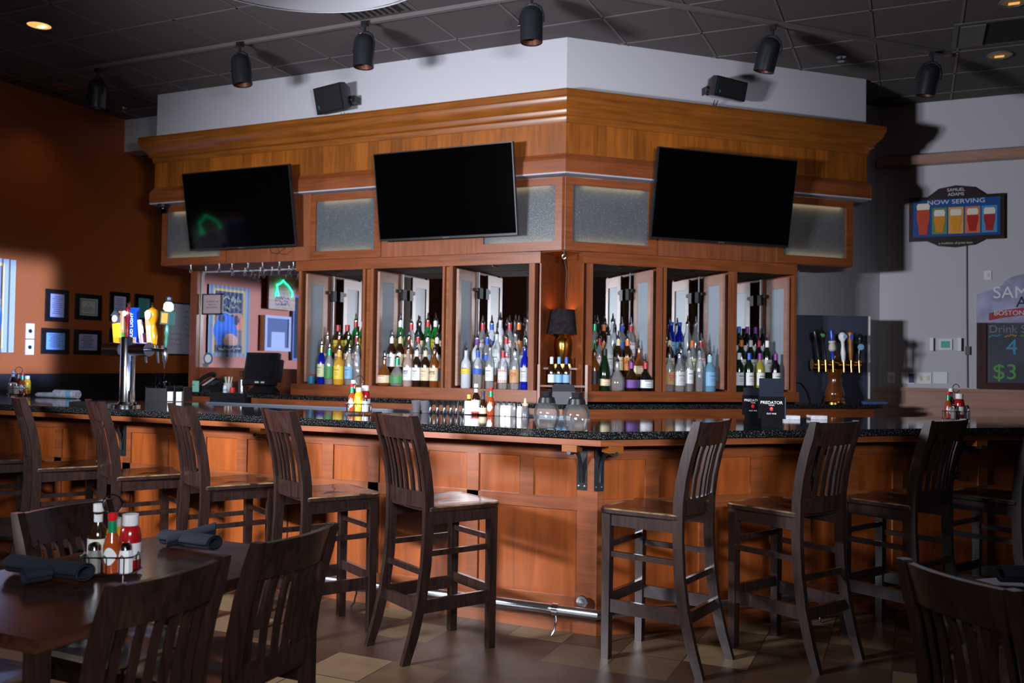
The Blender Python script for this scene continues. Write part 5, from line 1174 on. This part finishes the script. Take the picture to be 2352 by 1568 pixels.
# right arm: card holders and coaster stacks
PRED = P('predator_red', (.6, .01, .015), .4); CARDM = P('blank_menu_card', (.010, .013, .022), .6, spec=.1)
def card_holder(px, py, w, lb, zc, hh):
    p = onz(px, py, 1.07)
    t = thing('menu_card_holder', lb, 'card holder', (p[0], p[1], 1.0705), ANG-math.radians(30), 'black menu card holders on the bar')
    HB = P('holder_black', (.004, .004, .005), .6, spec=.05)
    MB().box((-w*.38, -.03, 0), (w*.38, .03, .05)).bevel(.002).ob('base', HB, t)
    MB().box((-w/2, -.035, .0505), (w/2, .035, .05+zc)).bevel(.002).ob('holder', HB, t)
    for x_ in (w/2-.004,): MB().box((x_-.002, -.0368, .055), (x_+.001, -.0353, .05+zc)).ob('edge_strip', DGREY, t)
    MB().box((-w*.46, -.012, .06), (w*.42, .012, .05+zc+hh)).ob('card_stack', CARDM, t)
    zz = .05+zc*.5
    text('PREDATOR', t, (-.004, -.0358, zz+.028), w*.16, PLATE); text('WINES', t, (-.004, -.0358, zz+.014), w*.07, PLATE); text('OLD VINE', t, (-.004, -.0358, zz-.032), w*.08, PLATE)
    MB(Matrix.Translation((-.004, -.0352, zz-.006)) @ Matrix.Rotation(PI/2, 4, 'X')).lathe([(.010, 0), (.008, .003), (0, .004)], 16, sy=1.25).ob('ladybird_emblem', PRED, t)
card_holder(1730, 972, .125, 'left black menu card holder on the bar, shorter cards', .115, .045)
card_holder(1772, 982, .145, 'right black menu card holder on the bar, taller cards', .12, .10)
for px, py, lb in ((1814, 962, 'left white stack of wrapped coasters on the right arm of the bar'), (1876, 962, 'right white stack of wrapped coasters on the right arm of the bar')):
    p = onz(px, py, 1.07)
    t = thing('coaster_stack', lb, 'coasters', (p[0], p[1], 1.0705), ANG*.5, 'white coaster stacks')
    MB().box((-.052, -.052, 0), (.052, .052, .024)).bevel(.011, seg=3).ob('wrap', P('white_wrap', (.66, .64, .70), .4, var=.15, bscale=40), t)
# ================================================================== RIGHT END OF THE BACK COUNTER: cooler box, brass tower
q = ptR(2.62, .30, CTZ)
cb = thing('keg_cooler_box', 'dark slate metal box with white side behind the brass beer tower', 'cooler box', q, ANG*.62)
a = onR(1832, 800, .30); b2 = onR(1985, 800, .30); wd = float(np.linalg.norm((b2-a)[:2])); zt_ = onR(1900, 724, .30)[2]
mid = (a+b2)/2; cb.location = (mid[0], mid[1], CTZ)
W2 = wd*.46
MB().box((-W2, 0, 0), (W2, .30, zt_-CTZ)).bevel(.004).ob('body', P('slate_metal', (.05, .055, .085), .4), cb)
MB().box((W2+.0005, .01, .04), (W2+.03, .29, zt_-CTZ-.002)).bevel(.006).ob('white_side', P('white_gloss', (.8, .8, .82), .15), cb)
for dy in (.05, .25): MB().cyl((W2+.04, dy, .10), (W2+.04, dy, zt_-CTZ-.12), .006).ob('rail', STEEL, cb)
MB().tube([(-W2*.98, -.02, .18), (-W2*.85, -.03, .17), (-W2*.7, -.04, .1), (-W2*.62, -.05, .01)], .006, 8).ob('hose', BLKP, cb)
for dx in (-W2*.95, -W2*.8): MB().tube([(dx, .12, zt_-CTZ), (dx+.01, .12, zt_-CTZ+.2), (dx+.005, .12, zt_-CTZ+.42)], .006, 6).ob('line', P('grey_line', (.28, .30, .40), .5), cb)
p = onR(1917, 918, .13)
bt2 = thing('brass_tap_tower', 'turned wood beer tower with brass cross bar at the right', 'beer tap tower', (p[0], p[1], CTZ), ANG*.55)
s3 = float((p-C0) @ fw)/FPX
MB().lathe([(.098, 0), (.098, .012), (.09, .022)], 28).ob('brass_foot', BRASS, bt2)
MB().lathe([(.088, .022), (.093, .035), (.078, .055), (.086, .075), (.082, .10), (.062, .17), (.052, .215), (.056, .235), (.066, .25), (.058, .26), (.078, .295), (.078, .305)], 32).ob('turned_column', W_TAP, bt2)
MB().cyl((-.20, 0, .345), (.215, 0, .345), .042, seg=28).cyl((-.205, 0, .345), (-.20, 0, .345), .052).cyl((.215, 0, .345), (.222, 0, .345), .052).ob('brass_bar', BRASS, bt2)
MB().lathe([(.03, .385), (.036, .40), (.034, .44), (.02, .465), (.008, .468), (.008, .48), (.012, .488), (0, .495)], 22).ob('finial', W_TAP, bt2)
def bh(x_, tilt, prof, m, extra=None):
    M = Matrix.Translation((x_, -.075, .39)) @ Matrix.Rotation(tilt, 4, 'Y')
    o = MB(M).lathe(prof, 16).ob('tap_handle', m, bt2)
    MB().cyl((x_, -.042, .345), (x_, -.085, .345), .010).cyl((x_, -.08, .385), (x_, -.09, .28), .010, .007).ob('faucet', BRASS, o)
    if extra: extra(M, o)
BLH = P('tap_black', (.008, .008, .009), .25)
bh(-.17, -.14, [(.010, 0), (.012, .05), (.010, .16), (.022, .21), (.018, .25), (0, .26)], BLH)
bh(-.11, -.13, [(.012, 0), (.012, .14), (.028, .20), (.032, .23), (.02, .255), (.008, .262), (.011, .28), (0, .29)], BLH, lambda M, o: MB(M @ Matrix.Translation((-.004, -.03, .215)) @ Matrix.Rotation(PI/2, 4, 'X')).lathe([(.016, 0), (.016, .003), (0, .003)], 16).ob('badge', LBG, o))
bh(-.045, -.05, [(.013, 0), (.013, .06), (.016, .07), (.018, .16), (.014, .17), (.020, .22), (.016, .262), (0, .268)], P('tap_deep_blue', (.01, .05, .42), .25), lambda M, o: MB(M).lathe([(.0205, .075), (.032, .09), (.030, .12), (.022, .145), (.030, .15), (.030, .165), (.0185, .168)], 16).ob('cream_cup', P('tap_cream', (.55, .50, .42), .4), o))
bh(.05, -.05, [(.012, -.02), (.016, 0), (.022, .06), (.014, .12), (.016, .16), (.034, .19), (.034, .22), (.018, .24), (0, .245)], WHITE, lambda M, o: MB(M @ Matrix.Translation((.012, -.033, .205)) @ Matrix.Rotation(PI/2, 4, 'X')).lathe([(.018, 0), (.018, .004), (0, .004)], 16).ob('badge', LBLB, o))
bh(.115, -.03, [(.014, 0), (.016, .03), (.021, .09), (.018, .14), (.027, .20), (.026, .24), (.010, .252), (0, .254)], P('tap_bourbon', (.32, .11, .02), .3), lambda M, o: MB(M @ Matrix.Translation((.0, -.026, .20)) @ Matrix.Rotation(PI/2, 4, 'X')).lathe([(.015, 0), (.015, .004), (0, .004)], 16, sy=1.7).ob('badge', LBB, o))
bh(.185, .06, [(.012, 0), (.016, .04), (.020, .11), (.018, .15), (.030, .18), (.028, .21), (.012, .232), (0, .235)], BLH, lambda M, o: MB(M @ Matrix.Translation((.0, -.026, .115)) @ Matrix.Rotation(PI/2, 4, 'X')).lathe([(.027, 0), (.027, .004), (.013, .0045), (0, .0055)], 20).ob('badge', LBLB, o))
p = onR(2012, 916, .12)
tag(MB().box((-.10, -.06, 0), (.10, .06, .018)).bevel(.006).ob('folded_towel', P('blue_towel', (.05, .10, .24), .85, bump=.4, bscale=300)), 'folded blue bar towel at the right end of the back counter', 'towel')
o = bpy.data.objects['folded_towel']; o.location = (p[0]-.02, p[1], CTZ+.0005); o.rotation_euler = (0, 0, .5)
# ================================================================== FAR WALL: signs, switches
def onwall(pts): 
    q = [onB(*p) for p in pts]; return q
def plate(px, lb, extra=None):
    a, b2 = onB(px[0], px[1]), onB(px[2], px[3]); w, h = b2[0]-a[0], a[2]-b2[2]
    t = thing('wall_plate', lb, 'switch plate', ((a[0]+b2[0])/2, WB-.0005, (a[2]+b2[2])/2), 0, 'switch plates on the far wall')
    MB().box((-w/2, -.010, -h/2), (w/2, 0, h/2)).bevel(.003, seg=2).ob('cover_plate', PLATE, t)
    if extra == 'dark': MB().box((w*.05, -.014, -h*.42), (w*.45, -.0105, h*.42)).ob('dark_switch', P('navy_switch', (.03, .05, .12), .4), t)
    elif extra: 
        for k in range(extra): MB().box((-w/2+w*(k+.3)/extra, -.014, -h*.22), (-w/2+w*(k+.7)/extra, -.0105, h*.22)).bevel(.001).ob('rocker', P('rocker_cream', (.62, .60, .50), .35), t)
plate((2039, 854, 2056, 880), 'narrow white switch plate nearest the brass tower on the far wall', 1)
plate((2070, 855, 2101, 881), 'switch plate with a dark half on the far wall', 'dark')
plate((2107, 855, 2139, 881), 'double rocker switch plate on the far wall', 2)
plate((2144, 854, 2176, 881), 'blank square wall plate, rightmost in its row', None)
plate((2039, 892, 2056, 916), 'narrow wall plate in the lower row by the brass tower', 1)
plate((2073, 891, 2141, 917), 'wide gang switch plate in the lower row', 4)
plate((2150, 891, 2176, 917), 'square switch plate in the lower row behind the caddy', 1)
a = onB(2137, 776); b2 = onB(2206, 806)
th = thing('thermostat', 'thermostat with teal screen in a clear cover on the far wall', 'thermostat', ((a[0]+b2[0])/2, WB-.0005, (a[2]+b2[2])/2))
tw_, th_ = b2[0]-a[0], a[2]-b2[2]
MB().box((-tw_/2, -.012, -th_/2), (tw_/2, 0, th_/2)).bevel(.004).ob('back_plate', P('pale_plate', (.50, .50, .55), .4), th)
for k in (-1, 1): MB().box((k*tw_*.46-.015, -.05, -th_/2), (k*tw_*.46+.015, -.0125, th_/2)).bevel(.003).ob('cover_end', WHITE, th)
MB().box((-tw_*.22, -.03, -th_*.42), (tw_*.22, -.0125, th_*.42)).bevel(.003).ob('housing', PLATE, th)
MB().box((-tw_*.15, -.032, -th_*.26), (tw_*.15, -.0305, th_*.26)).ob('screen', P('teal_lcd', (.12, .45, .38), .3), th)
a = onB(2268, 630); plate((2261, 622, 2277, 642), 'small cream wall plate above the chalkboard sign', 1)
# NOW SERVING sign
Q = onwall(((2088, 456), (2306, 446), (2306, 548), (2088, 556)))
x0, x1 = (Q[0][0]+Q[3][0])/2, (Q[1][0]+Q[2][0])/2; z1_, z0_ = (Q[0][2]+Q[1][2])/2, (Q[2][2]+Q[3][2])/2
ns = thing('beer_menu_sign', 'blue NOW SERVING beer sign with five glasses on the far wall', 'sign', ((x0+x1)/2, WB-.0005, (z0_+z1_)/2))
sw, sh_ = x1-x0, z1_-z0_
out = [(-sw/2, -sh_/2), (-sw*.28, -sh_/2)] + [(sw*.28*math.sin(t_), -sh_/2-.07*math.cos(t_*1.0)*1.0) for t_ in []]
out = [(-sw/2, -sh_/2), (-sw*.30, -sh_/2), (-sw*.18, -sh_/2-.05), (0, -sh_/2-.068), (sw*.18, -sh_/2-.05), (sw*.30, -sh_/2), (sw/2, -sh_/2), (sw/2, sh_/2), (sw*.30, sh_/2), (sw*.18, sh_/2+.075), (0, sh_/2+.098), (-sw*.18, sh_/2+.075), (-sw*.30, sh_/2), (-sw/2, sh_/2)]
MB().polyv(out, -.05, 0).bevel(.004).ob('backboard', P('dark_maroon', (.020, .008, .010), .4), ns)
SB = P('sign_blue', (.012, .07, .25), .35)
MB().box((-sw/2+.035, -.053, -sh_/2+.035), (sw/2-.035, -.0505, sh_/2-.03)).ob('blue_face', SB, ns)
text('NOW SERVING', ns, (0, -.054, sh_*.36), .058, P('sign_white', (.6, .66, .75), .5), sx=1.25)
text('SAMUEL', ns, (0, -.0515, sh_/2+.055), .042, P('sign_white2', (.6, .66, .75), .5)); text('ADAMS', ns, (0, -.0515, sh_/2+.012), .042, P('sign_white3', (.6, .66, .75), .5))
text('a tradition of great beer', ns, (0, -.0515, -sh_/2-.03), .03, P('sign_white4', (.5, .55, .6), .5))
fo = P('beer_foam', (.72, .66, .58), .6); foam_cols = [(.50, .06, .02), (.62, .24, .02), (.68, .28, .02), (.42, .02, .02), (.36, .02, .02)]
card = [None, (.10, .22, .08), (.62, .32, .06), (.55, .16, .08), (.06, .26, .50)]
for k in range(5):
    cx = -sw/2+.035+(sw-.07)*(.12+.19*k+(0.0 if k else 0)); tall = k == 0
    cw = sw*.075
    if card[k]: MB().box((cx-cw*1.05, -.0545, -sh_*.36), (cx+cw*1.05, -.0532, sh_*.24)).ob('beer_card', P('card_%d' % k, card[k], .5), ns)
    g0, g1 = (-sh_*.36, sh_*.22) if tall else (-sh_*.32, sh_*.06)
    bm_ = [(-.62, 0), (.62, 0), (.70, .3), (1.0, .7), (.92, 1), (-.92, 1), (-1.0, .7), (-.70, .3)]
    MB().polyv([(cx+u*cw*(.95 if tall else .8), g0+(g1-g0)*v) for u, v in bm_], -.058, -.055).ob('beer_glass', P('beer_%d' % k, foam_cols[k], .35), ns)
    MB().polyv([(cx+u*cw*(.95 if tall else .8), g1-.005+v*.06) for u, v in ((-.92, 0), (.92, 0), (1.0, .6), (.8, 1), (-.8, 1), (-1, .6))], -.0585, -.0545).ob('foam', fo, ns)
p0 = onB(2220, 560); p1 = onB(2222, 890)
tag(MB().tube([(p0[0], WB-.012, p0[2]+.06), (p0[0]+.004, WB-.012, (p0[2]+p1[2])/2), (p1[0], WB-.012, p1[2])], .006, 8).box((p1[0]-.02, WB-.03, onB(2222, 805)[2]-.04), (p1[0]+.02, WB-.001, onB(2222, 805)[2]+.04)).ob('power_cord', P('grey_cord', (.12, .12, .14), .5)), 'grey power cord running down the far wall from the beer sign', 'cord')
# chalkboard sign at the right edge
Q = onwall(((2243, 742), (2243, 892))); zt2 = onB(2300, 632)[2]
xa = Q[0][0]; cz1, cz0 = Q[0][2], Q[1][2]; cwid = 1.05
ck = thing('chalkboard_sign', 'chalkboard drink sign with arched silver header, cut by the right edge', 'chalkboard', (xa+cwid/2, WB-.0005, 0))
b = MB()
for a in ((-cwid/2, -cwid/2+.08, cz0, cz1), (cwid/2-.08, cwid/2, cz0, cz1), (-cwid/2+.08, cwid/2-.08, cz0, cz0+.06)): b.box((a[0], -.05, a[2]), (a[1], 0, a[3]))
b.bevel(.004).ob('frame', P('dark_cherry_frame', (.045, .014, .016), .4), ck)
MB().box((-cwid/2+.078, -.03, cz0+.058), (cwid/2-.078, -.005, cz1)).ob('slate', P('slate_board', (.055, .06, .085), .5, var=.3, bscale=3), ck)
hp = [(-cwid/2, cz1+.004), (cwid/2, cz1+.004), (cwid/2, cz1+(zt2-cz1)*.6), (cwid*.3, cz1+(zt2-cz1)*.78)] + [(cwid*.3*math.cos(PI*i/10), cz1+(zt2-cz1)*(.78+.26*math.sin(PI*i/10))) for i in range(1, 10)] + [(-cwid*.3, cz1+(zt2-cz1)*.78), (-cwid/2, cz1+(zt2-cz1)*.6)]
MB().polyv(hp, -.05, 0).bevel(.004).ob('header', P('brushed_lavender_metal', (.42, .42, .62), .35, .3, var=.3, bscale=6), ck)
hm = (zt2-cz1)
INKB = P('ink_black', (.02, .02, .03), .5)
text('SAMUEL', ck, (-cwid/2+.13, -.0515, cz1+hm*.62), .155, P('header_white', (.75, .76, .85), .4), align='LEFT'); text('ADAMS', ck, (-cwid/2+.32, -.0515, cz1+hm*.42), .14, INKB, align='LEFT')
b = MB(); rib = [(-cwid/2+.10+.09*i, cz1+hm*(.10+.016*(25-(i-4.5)**2)*.35)) for i in range(10)]
b.loft([[(x_, -.0535, z_-.035), (x_, -.0515, z_-.035), (x_, -.0515, z_+.035), (x_, -.0535, z_+.035)] for x_, z_ in rib]).ob('red_ribbon', P('ribbon_red', (.35, .05, .06), .5), ck)
text('BOSTON LAGER', ck, (-cwid/2+.14, -.0542, cz1+hm*.20), .062, P('ribbon_white', (.7, .7, .75), .5), align='LEFT')
CHK = lambda n, c3: P('chalk_'+n, c3, .8)
text('Drink Specials', ck, (-cwid/2+.10, -.0305, cz1-.06), .10, CHK('grey', (.22, .22, .28)), align='LEFT')
text('4 - 6', ck, (-cwid/2+.24, -.0305, cz1-.23), .20, CHK('blue', (.08, .30, .45)), align='LEFT'); text('$3', ck, (-cwid/2+.13, -.0305, cz1-.46), .20, CHK('green', (.12, .34, .10)), align='LEFT')
for k, m in enumerate((CHK('blue', 0), CHK('amber', (.5, .3, .1)), CHK('green', 0), CHK('amber', 0))): scribble(ck, -cwid/2+.10+.13*k, -cwid/2+.20+.13*k, cz1-.12, .012, m, 90+k, .006, -.0305)
scribble(ck, -.15, .2, cz1-.45, .03, CHK('rust', (.25, .07, .06)), 97, .005, -.0305)
# ================================================================== NAPKIN ROLLS
def roll(mb, a, b2, r, flat=.62, turns=1):
    a, b2 = Vector(a), Vector(b2); dv = (b2-a).normalized(); n = dv.cross(Vector((0, 0, 1))).normalized(); L_ = (b2-a).length
    rings = []; N_ = 40
    for t_ in (0, .03, .3, .6, .97, 1):
        ring = []
        for k in range(N_+1):
            th_ = 2*PI*1.9*k/N_; rr = r*(1-.42*k/N_)*(1-.02*math.sin(9*t_+k*.3)); ring.append(a + dv*(L_*t_) + n*(rr*math.cos(th_)) + Vector((0, 0, r*flat + rr*flat*math.sin(th_))))
        rings.append(ring)
    mb.loft(rings, caps=False, closed=False)
    # thickness: second sheet
    return mb
def napkin(label, loc, rz, l1, l2):
    t = thing('napkin_roll', label, 'napkin', loc, rz, 'rolled navy napkins')
    o = roll(MB(), (-l1/2, 0, .001), (l1/2, 0, .001), .040, .72).ob('long_roll', CLOTH, t, smooth=60)
    md = o.modifiers.new('thick', 'SOLIDIFY'); md.thickness = .0035
    o = roll(MB(), (l2[0], l2[1], .001), (l2[2], l2[3], l2[4]), .031, .78).ob('cross_roll', CLOTH, t, smooth=60)
    md = o.modifiers.new('thick', 'SOLIDIFY'); md.thickness = .0035
    return t
p = onz(100, 1330, .75)
napkin('crossed pair of rolled navy napkins at the left of the condiment caddy', (p[0]+.0, p[1]+.015, .7505), math.radians(2), .29, (.02, -.10, .045, -.035, .002))
p = onz(425, 1263, .75)
napkin('crossed pair of rolled navy napkins at the right of the condiment caddy', (p[0], p[1]+.02, .7505), math.radians(-2), .23, (-.06, -.045, .05, .07, .038))
p = onz(2330, 1345, .75)
napkin('rolled navy napkin on the table at the lower right', (p[0]+.08, p[1]+.05, .7505), math.radians(20), .25, (-.06, -.05, .05, .06, .036))
# ================================================================== LIGHT
w = bpy.data.worlds.new('World'); S.world = w; w.use_nodes = True
w.node_tree.nodes['Background'].inputs['Color'].default_value = (1.0, .62, .45, 1); w.node_tree.nodes['Background'].inputs['Strength'].default_value = .034
def lamp(name, kind, loc, energy, col, target=None, **kw):
    d = bpy.data.lights.new(name, kind); d.energy = energy; d.color = col
    for k, v in kw.items(): setattr(d, k, v)
    o = bpy.data.objects.new(name, d); COL.objects.link(o); o.location = loc
    if target: o.rotation_euler = (Vector(target)-Vector(loc)).to_track_quat('-Z', 'Y').to_euler()
    return o
KEYC = (.89, .93, 1.02)
for x_, y_ in ((-4.25, .85), (-3.85, .75)): lamp('key_flash', 'SPOT', (x_, y_, 1.95), 830, KEYC, (-2.8, 5.4, 1.7), spot_size=math.radians(100), spot_blend=1.0, shadow_soft_size=.18)
for x_, y_ in ((.75, .35), (1.1, .45)): lamp('fill_flash', 'SPOT', (x_, y_, 1.95), 600, KEYC, (-2.6, 6.0, 1.9), spot_size=math.radians(54), spot_blend=1.0, shadow_soft_size=.18)
lamp('foreground_fill', 'AREA', (.7, -.9, 2.3), 30, (.9, .92, 1.0), (-1.8, 2.0, .75), shape='RECTANGLE', size=1.3, size_y=.8, spread=math.radians(80))  # soft fill added beside the camera for chairs and table, no real fixture
# narrow area light added in mid-room to make the bright patch on the orange wall
lamp('wall_patch_light', 'AREA', (-3.9, 3.78, 1.80), 20, (.60, .85, 1.75), (-7.85, 5.15, 1.75), shape='RECTANGLE', size=2.3, size_y=1.15, spread=math.radians(4))
for (px, py), e in (((90, 56), 10), ((143, 197), 6), ((2330, 2), 4), ((2296, 125), 4)):
    p = onz(px, py, CEIL); lamp('downlight', 'SPOT', (p[0], p[1], CEIL-.06), e, (1, .62, .3), (p[0], p[1], 0), spot_size=math.radians(110), spot_blend=1, shadow_soft_size=.05)
lamp('niche_lamp', 'POINT', (*kpt(.31, 0)[:2], CTZ+.2855+.44), 1.2, (1, .45, .1), shadow_soft_size=.02)
# ================================================================== CAMERA
cd_ = bpy.data.cameras.new('Camera'); cam = bpy.data.objects.new('Camera', cd_); COL.objects.link(cam)
cd_.sensor_width = 36; cd_.lens = FPX/2352*36; cd_.clip_start = .05; cd_.clip_end = 60
R3 = Matrix(((CR[0], CU[0], -fw[0]), (CR[1], CU[1], -fw[1]), (CR[2], CU[2], -fw[2])))
cam.matrix_world = Matrix.Translation(Vector(C0)) @ R3.to_4x4()
cd_.dof.use_dof = True; cd_.dof.focus_distance = 4.2; cd_.dof.aperture_fstop = 3.2
S.camera = cam
S.view_settings.view_transform = 'Standard'; S.view_settings.look = 'None'; S.view_settings.exposure = 0; S.view_settings.gamma = 1; S.view_settings.use_curve_mapping = False
S.cycles.max_bounces = 10; S.cycles.glossy_bounces = 5; S.cycles.transmission_bounces = 10; S.cycles.caustics_reflective = False; S.cycles.caustics_refractive = False
S.cycles.sample_clamp_indirect = 4
